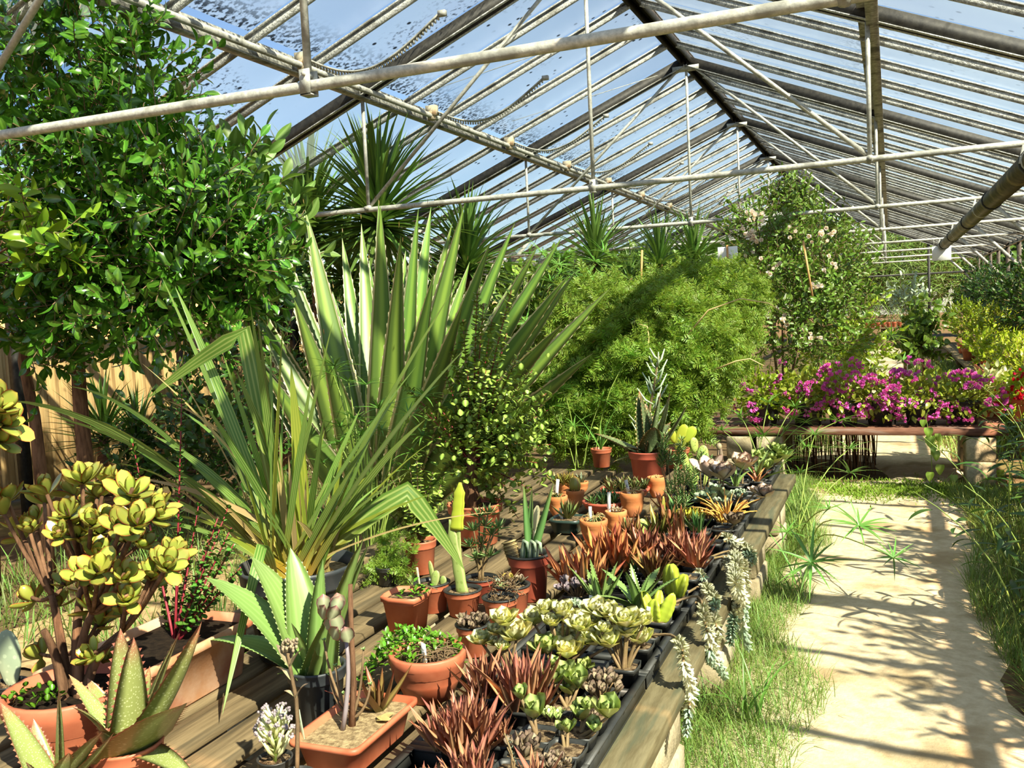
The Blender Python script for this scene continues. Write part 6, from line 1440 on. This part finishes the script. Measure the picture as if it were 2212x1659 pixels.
for a, b in (((1735, 520), (1755, 640)), ((1575, 560), (1585, 640)), ((1387, 540), (1384, 645))):
    ob('cane', stemgeo([P(*a, Y=10.0)-CLb, P(*b, Y=10.0)-CLb], 0.012, 0.012, 6), M['cane'], CL)
# ---- shrubs in the middle distance: (label, Y, blobs px, twigs, leaf len, kind, mat)
def shrub(label, Y, bl, tw, L, kind, mat, nobj=60, name='shrub', twl=0.3, up=0.4, basepx=None, stem=True, nleaf=7):
    c = blob(*bl[0][:2], Y, *bl[0][2:4])[0]; base = Vector((c.x, c.y, 0))
    t = thing(name, label, 'shrub', base)
    bs = [blob(b[0], b[1], Y+(b[4] if len(b) > 4 else 0), b[2], b[3]) for b in bl]
    hub = Vector((base.x, base.y, bs[0][0].z*0.6))
    if stem: ob('stem', stemgeo([Vector((0, 0, 0)), Vector((0.03, 0, hub.z*0.5)), hub-base], 0.03, 0.018, 7), M['bark'], t)
    twiggy(t, bs, tw, nleaf, L, kind, mat, nobj, twl, up, 0.8, [hub], br=0.012)
    return t
shrub('fine-leaved light green tree reaching the roof near the far end', 15.5, [(1760, 500, 70, 60), (1720, 460, 50, 40), (1800, 560, 60, 60), (1700, 430, 40, 25)], 90, 0.09, 'guava', 'mdshrub', name='tree')
shrub('leafy shrub left of the aisle beyond the pink climber', 13.0, [(1830, 690, 50, 70), (1850, 750, 60, 50), (1790, 770, 60, 50)], 60, 0.10, 'guava', 'ltshrub')
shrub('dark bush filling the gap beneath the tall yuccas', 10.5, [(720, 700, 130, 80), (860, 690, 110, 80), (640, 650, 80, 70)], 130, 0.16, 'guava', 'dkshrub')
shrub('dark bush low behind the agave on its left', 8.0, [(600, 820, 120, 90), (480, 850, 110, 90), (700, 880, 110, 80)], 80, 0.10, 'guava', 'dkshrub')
shrub('mid-green bush behind the agave on its right', 10.5, [(1080, 690, 120, 80), (1200, 720, 110, 80), (1000, 760, 110, 70)], 130, 0.16, 'guava', 'mdshrub')
shrub('mid-green bush under the small yuccas by the far glass', 13.5, [(1350, 640, 120, 50), (1480, 630, 100, 45), (1230, 640, 100, 50)], 130, 0.2, 'guava', 'mdshrub')
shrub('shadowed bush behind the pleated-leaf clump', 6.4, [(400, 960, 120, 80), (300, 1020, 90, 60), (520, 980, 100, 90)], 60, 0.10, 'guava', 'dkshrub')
shrub('big-leaved light green plant right of the aisle beyond the cross bench', 17.0, [(1990, 705, 22, 32), (1988, 745, 26, 28)], 60, 0.11, 'heart', 'mdshrub')
shrub('upright grey-green shrub beside the aisle near the far end', 20.0, [(1952, 645, 30, 26)], 40, 0.12, 'guava', 'silverk', up=1.5)
shrub('weeping bamboo mass beyond the far gable', 35.0, [(1960, 570, 70, 75), (1900, 540, 60, 70), (2010, 560, 50, 70), (1930, 480, 90, 50), (1860, 590, 40, 60), (1900, 640, 60, 35), (1970, 640, 60, 35), (1850, 640, 50, 35)], 230, 0.6, 'blade', 'bamboo', name='bamboo', twl=1.2, up=0.9)
shrub('hedge of trees outside the far gable on the left', 37.0, [(1780, 570, 80, 70), (1680, 570, 80, 60), (1580, 575, 80, 60), (1480, 580, 80, 60)], 90, 0.45, 'guava', 'mdshrub', name='tree', twl=1.0)
shrub('hedge of trees outside the far gable on the right', 37.0, [(2080, 560, 70, 70), (2160, 560, 70, 70)], 90, 0.45, 'guava', 'dkshrub', name='tree', twl=1.0)
shrub('distant trees seen over the plank fence', 22.0, [(700, 665, 200, 45), (1000, 650, 200, 40), (1250, 640, 160, 35), (1430, 630, 120, 30), (1560, 630, 100, 30)], 200, 0.35, 'guava', 'mdshrub', name='tree', twl=0.7, nleaf=6)
# ---- plants on the right-hand bench
def bench_shrub(label, px, py, X, r, h, mat, L=0.07, n=55, kind='guava', z0=0.65, Y=None, pot=None, nobj=60):
    p = P(px, py, X=X) if Y is None else P(px, py, Y=Y)
    base = Vector((p.x, p.y, z0)); t = thing('nursery_shrub', label, 'plant', base, 'leafy plants on the right bench')
    z = round_pot(t, 0.24, 0.2, pot or 'terracotta')
    c = base+Vector((0, 0, z+h*0.55)); 
    ob('stem', stemgeo([Vector((0, 0, z-0.01)), Vector((0.01, 0, z+h*0.3))], 0.012, 0.008, 6), M['brownstem'], t)
    twiggy(t, [(c, Vector((r, r, h*0.55)))], n, 7, L, kind, mat, nobj, 0.16, 0.8, 0.7, [base+Vector((0, 0, z))], br=0.006)
    return t
RB = [(lb, x_, y_) for lb, x_, y_ in (('yellow-green nursery shrub nearest on the right bench', 1.24, 11.4), ('yellow-green nursery shrub second from the near end of the right bench', 1.38, 12.2), ('yellow-green nursery shrub third along the right bench', 1.2, 12.9), ('yellow-green nursery shrub fourth along the right bench', 1.36, 13.7), ('yellow-green nursery shrub fifth along the right bench', 1.2, 14.6), ('bright lime nursery shrub in the middle of the right bench', 1.3, 15.8), ('tall reddish-tipped lime shrub on the right bench', 1.15, 17.6), ('last yellow-green shrub along the right bench', 1.2, 19.6))]
for i, (lb, x_, y_) in enumerate(RB):
    base = Vector((x_+0.08, y_, 0.42)); t = thing('nursery_shrub', lb, 'plant', base, 'yellow-green shrubs on the right bench')
    z = round_pot(t, 0.3, 0.2, 'terracotta'); h = 0.34 if i < 5 else 0.7
    for s_ in range(4): ob('stem', stemgeo([Vector((R.uniform(-.06, .06), R.uniform(-.06, .06), z-0.01)), Vector((R.uniform(-.12, .12), R.uniform(-.1, .1), z+h*0.6))], 0.009, 0.005, 5), M['brownstem'], t)
    twiggy(t, [(base+Vector((0, 0, z+h*0.62)), Vector((0.36, 0.36, h*0.42)))], 85, 8, 0.07, 'guava', 'ltshrub', 60, 0.14, 0.9, 0.7, None)
tg_ = thing('window_trough', 'orange terracotta trough along the front of the right bench', 'planter', (1.12, 13.2, 0.42)); rect_planter(tg_, 0.10, 3.6, 0.15, 'terracotta', 'darksoil')
DK = [('dark leafy shrub at the right picture edge above the yellow-green shrubs', 1.95, 15.0, 1.0, 0.8), ('dark shrub with reddish leaves along the right wall', 1.95, 16.6, 1.0, 0.8), ('dark shrub in the middle of the right wall shelf', 1.9, 18.4, 1.05, 0.9), ('dark shrub further along the right wall', 1.9, 20.4, 1.05, 0.9), ('far dark shrub along the right wall', 1.85, 22.6, 1.0, 0.9), ('tall dark shrub rising to the eave on the right', 1.95, 24.6, 1.25, 1.2)]
sh = thing('plant_shelf', 'dark wooden shelf along the right wall behind the yellow-green shrubs', 'shelf', (1.66, 14.0, 0)); 
ob('shelf_board', bbox(0, 0.70, 0, 12.0, 0.76, 0.80), M['wood'], sh, smooth=False)
for y_ in (0.3, 3.9, 7.6, 11.6): ob('leg', box(0.05, 0.12, y_, y_+0.07, 0, 0.76), M['wood'], sh, smooth=False)
for i, (lb, x_, y_, z_, h) in enumerate(DK):
    base = Vector((x_, y_, 0.80)); t = thing('shade_shrub', lb, 'plant', base, 'dark shrubs on the wall shelf')
    z = round_pot(t, 0.28, 0.2, R.choice(['black', 'terracotta']))
    ob('stem', stemgeo([Vector((0, 0, z-0.01)), Vector((0, 0, z+h*0.5))], 0.014, 0.008, 6), M['bark'], t)
    twiggy(t, [(base+Vector((0, 0, z+h*0.45)), Vector((0.42, 0.6, h*0.62)))], 170, 8, 0.09, 'guava', 'dkshrub', 50, 0.22, 0.5, 0.7, None)
for lb, x_, y_, h in (('tall shrub at the right of the path, nearest and mostly outside the picture', 1.95, 1.2, 2.1), ('tall shrub at the right of the path, second and outside the picture edge', 2.0, 3.0, 2.2), ('tall shrub at the right of the path behind the lower right weeds', 1.9, 4.9, 2.0), ('tall dark shrub at the right picture edge before the cross bench', 2.05, 6.9, 2.1)):
    base = Vector((x_, y_, 0)); t = thing('tall_shrub', lb, 'shrub', base)
    ob('stem', stemgeo([Vector((0, 0, 0)), Vector((0.05, 0, h*0.5))], 0.03, 0.015, 7), M['bark'], t)
    twiggy(t, [(base+Vector((0, 0, h*0.45)), Vector((0.4, 0.85, h*0.45))), (base+Vector((0.1, 0.2, h*0.75)), Vector((0.35, 0.6, h*0.3)))], 150, 8, 0.10, 'guava', 'dkshrub', 30, 0.3, 0.5, 0.7, [base+Vector((0, 0, h*0.3))], br=0.012)
# little orange pots far down the aisle
for i in range(8):
    x_ = -0.5-0.22+0.13*i; t = thing('small_pot', 'tiny orange seedling pot, number %s in the row on the far bench' % ['one', 'two', 'three', 'four', 'five', 'six', 'seven', 'eight'][i], 'pot', (x_, 26.15, 0.75), 'row of little orange pots')
    z = round_pot(t, 0.125, 0.13, 'terracotta'); t_ = obm('leaf_tuft', rosmesh(14, 'needle', 'silverk', 0.1, 1.2, i % 3), t, M=lm((0, 0, z), i, 0, 0.12+0.05*R.random()))
# ---- right-hand weeds by the path
def weed(label, base, n, h, L, mat, lean, name='bamboo_weed', kind='guava', nl=9, sp=0.35):
    t = thing(name, label, 'plant', base); ms = []
    for i in range(n):
        b0 = Vector((R.uniform(-sp, sp), R.uniform(-sp, sp), 0)); tp = b0+Vector((lean[0]+R.uniform(-.3, .3), lean[1]+R.uniform(-.3, .3), h*R.uniform(0.6, 1)))
        pts = bez(b0, b0+Vector((0, 0, h*0.6)), tp, 8)
        ob('stem', stemgeo(pts, 0.005, 0.002, 5), M['greenstem'], t)
        for j in range(nl):
            q = pts[2+int(6*j/nl)]+rv(0.02); ms.append((q, ld(q, Vector((R.uniform(-1, 1), R.uniform(-1, 1), 0.1)), L*R.uniform(.6, 1.1), R.uniform(-.5, .5))))
    for q, m_ in ms: obm('leaf', LMs(kind, mat), t, M=m_)
    return t
NARROW = leafgeo
KIND['narrow'] = lambda v: leafgeo(1, 0.17, 5, 1, 0.4+0.4*v, 0.3, 'lance')
weed('dark narrow-leaved weed leaning over the right path edge, nearest', (0.78, 4.6, 0), 12, 0.8, 0.17, 'dkshrub', (-0.12, -0.1), kind='narrow')
weed('dark narrow-leaved weed by the right path edge in the middle', (0.85, 5.7, 0), 14, 0.9, 0.17, 'dkshrub', (-0.12, 0), kind='narrow')
weed('dark narrow-leaved weed beside the cross bench pillar', (0.95, 7.2, 0), 16, 0.9, 0.16, 'dkshrub', (-0.15, 0), kind='narrow')
weed('dark bushy weed mass under the right picture edge', (1.35, 6.2, 0), 20, 1.25, 0.18, 'dkshrub', (-0.1, 0), kind='narrow', sp=0.5)
weed('dark bushy weed mass at the lower right corner', (1.15, 4.9, 0), 20, 1.1, 0.17, 'dkshrub', (0.0, 0), kind='narrow', sp=0.4)
weed('dark weed thicket behind the lower right weeds', (1.7, 7.6, 0), 22, 1.5, 0.18, 'dkshrub', (0, 0), kind='narrow', sp=0.6)
t = thing('heart_leaf_vine', 'light green heart-leaved vine growing up in front of the cross bench', 'plant', (0.35, 8.25, 0))
L0 = t.location
vp_ = [Vector((0, 0, 0))]+[P(x_, y_, Y=8.2)-L0 for x_, y_ in ((2015, 1040), (2010, 960), (2000, 900), (2010, 870), (2050, 890))]
ob('stem', stemgeo(vp_, 0.004, 0.002, 5), M['greenstem'], t); ob('stem', stemgeo([Vector((0.02, 0, 0)), P(2030, 1050, Y=8.1)-L0, P(2060, 1020, Y=8.1)-L0], 0.003, 0.002, 5), M['greenstem'], t)
for (x_, y_, s_) in ((2010, 955, 26), (2005, 935, 24), (2020, 985, 24), (2032, 1015, 24), (2010, 1030, 22), (2060, 1035, 20), (2000, 1060, 18), (2015, 970, 20), (2160, 1025, 22), (1995, 915, 18), (2025, 945, 18)):
    q = P(x_, y_, Y=8.15)-L0; k = mpp(q+L0)
    obm('leaf', LMs('heart', 'heart'), t, M=Matrix.Translation(q+Vector((0, -0.01, s_*k*0.5))) @ Matrix.Rotation(-PI/2+R.uniform(-.5, .5), 4, 'Z') @ Matrix.Rotation(PI-0.5+R.uniform(-.3, .3), 4, 'Y') @ Matrix.Diagonal((s_*k, s_*k, s_*k, 1)))
KIND['longblade'] = lambda v: leafgeo(1, 0.035, 7, 1, 0.9+0.4*v, 0.4, 'blade')
for lb, bx, by, n, L in (('long-bladed grass tuft hanging beside the front donkey-tail sedum', -0.5, 2.35, 12, 0.5), ('long-bladed grass tuft by the bench side further back', -0.52, 3.5, 10, 0.45), ('long-bladed grass tuft at the far foot of the bench', -0.5, 5.2, 10, 0.45)):
    t = thing('grass_tuft', lb, 'grass', (bx, by, 0))
    for i in range(n): obm('blade', LMs('longblade', 'cyp'), t, M=lm((R.uniform(-.04, .04), R.uniform(-.06, .06), 0), R.uniform(0, 6.28), R.uniform(0.05, 0.5), L*R.uniform(.6, 1.1)))
# dark stalks under the cross bench, crowded to deepen its shadow
t = thing('dry_stalks', 'dark upright stalks standing under and behind the cross bench', 'plant', (-0.25, 9.3, 0))
for i in range(150):
    x_, y_ = R.uniform(-0.95, 0.1)-0.0, R.uniform(-0.6, 0.9); ob('stalk', stemgeo([(x_, y_, 0), (x_+R.uniform(-.04, .04), y_, 0.42)], 0.005, 0.004, 4), M['bark'], t)
# ---- grass and moss
def grassfield(name, label, region, n, L0_, L1_, mat, lean=0.5, seed=3, W=0.035, base=(0, 0, 0)):
    rs = np.random.RandomState(seed); g = leafgeo(1, W, 2, 1, 0.7, 0.2, 'blade'); ms = []
    k = 0
    while k < n:
        x_, y_ = region(rs)
        a, ti, s = rs.uniform(0, 6.28), abs(rs.normal(0, lean)), rs.uniform(L0_, L1_)
        ms.append(np.array(lm((x_, y_, 0.0), a, min(1.4, ti), s))); k += 1
    o = ob(name, merge(g, np.array(ms)), M[mat]); return tag(o, label, 'grass', None, 'stuff')
def left_strip(rs):
    y = rs.uniform(1.6, 8.3); e = -0.36+0.10*math.sin(y*2.1+0.6)+0.06*math.sin(y*5.3)-(0.16 if y > 5.2 else 0)-0.10*max(0, (2.9-y))
    x = -0.80+(e+0.80)*rs.beta(1.3, 1.5); return x, y
grassfield('grass', 'long green grass growing along the foot of the succulent bench', left_strip, 30000, 0.04, 0.17, 'grass', 0.8)
def right_strip(rs):
    y = rs.uniform(2.0, 8.2); e = 0.42+0.07*math.sin(y*1.9+1.0)
    return e+abs(rs.normal(0, 0.28)), y
grassfield('grass', 'thin grass at the right edge of the path', right_strip, 14000, 0.04, 0.2, 'grass', 0.7, 5)
grassfield('grass', 'wild grass beside the aisle beyond the cross bench', lambda rs: (rs.choice([-1, 1])*rs.uniform(0.45, 1.5)-0.1, rs.uniform(9.8, 22)), 9000, 0.1, 0.4, 'grass', 0.5, 7, 0.05)
grassfield('grass', 'weedy grass behind the succulent bench', lambda rs: (rs.uniform(-5.5, -2.6), rs.uniform(3.4, 8)), 5000, 0.08, 0.3, 'grass', 0.5, 8, 0.05)
def mossr(rs):
    x_ = rs.normal(0.0, 0.45); return x_, 8.1+0.06*math.sin(x_*7)+rs.normal(0, 0.2)
o = grassfield('moss', 'bright green moss on the ground before the cross bench', mossr, 14000, 0.02, 0.055, 'moss', 0.8, 9, 0.35); o['category'] = 'moss'
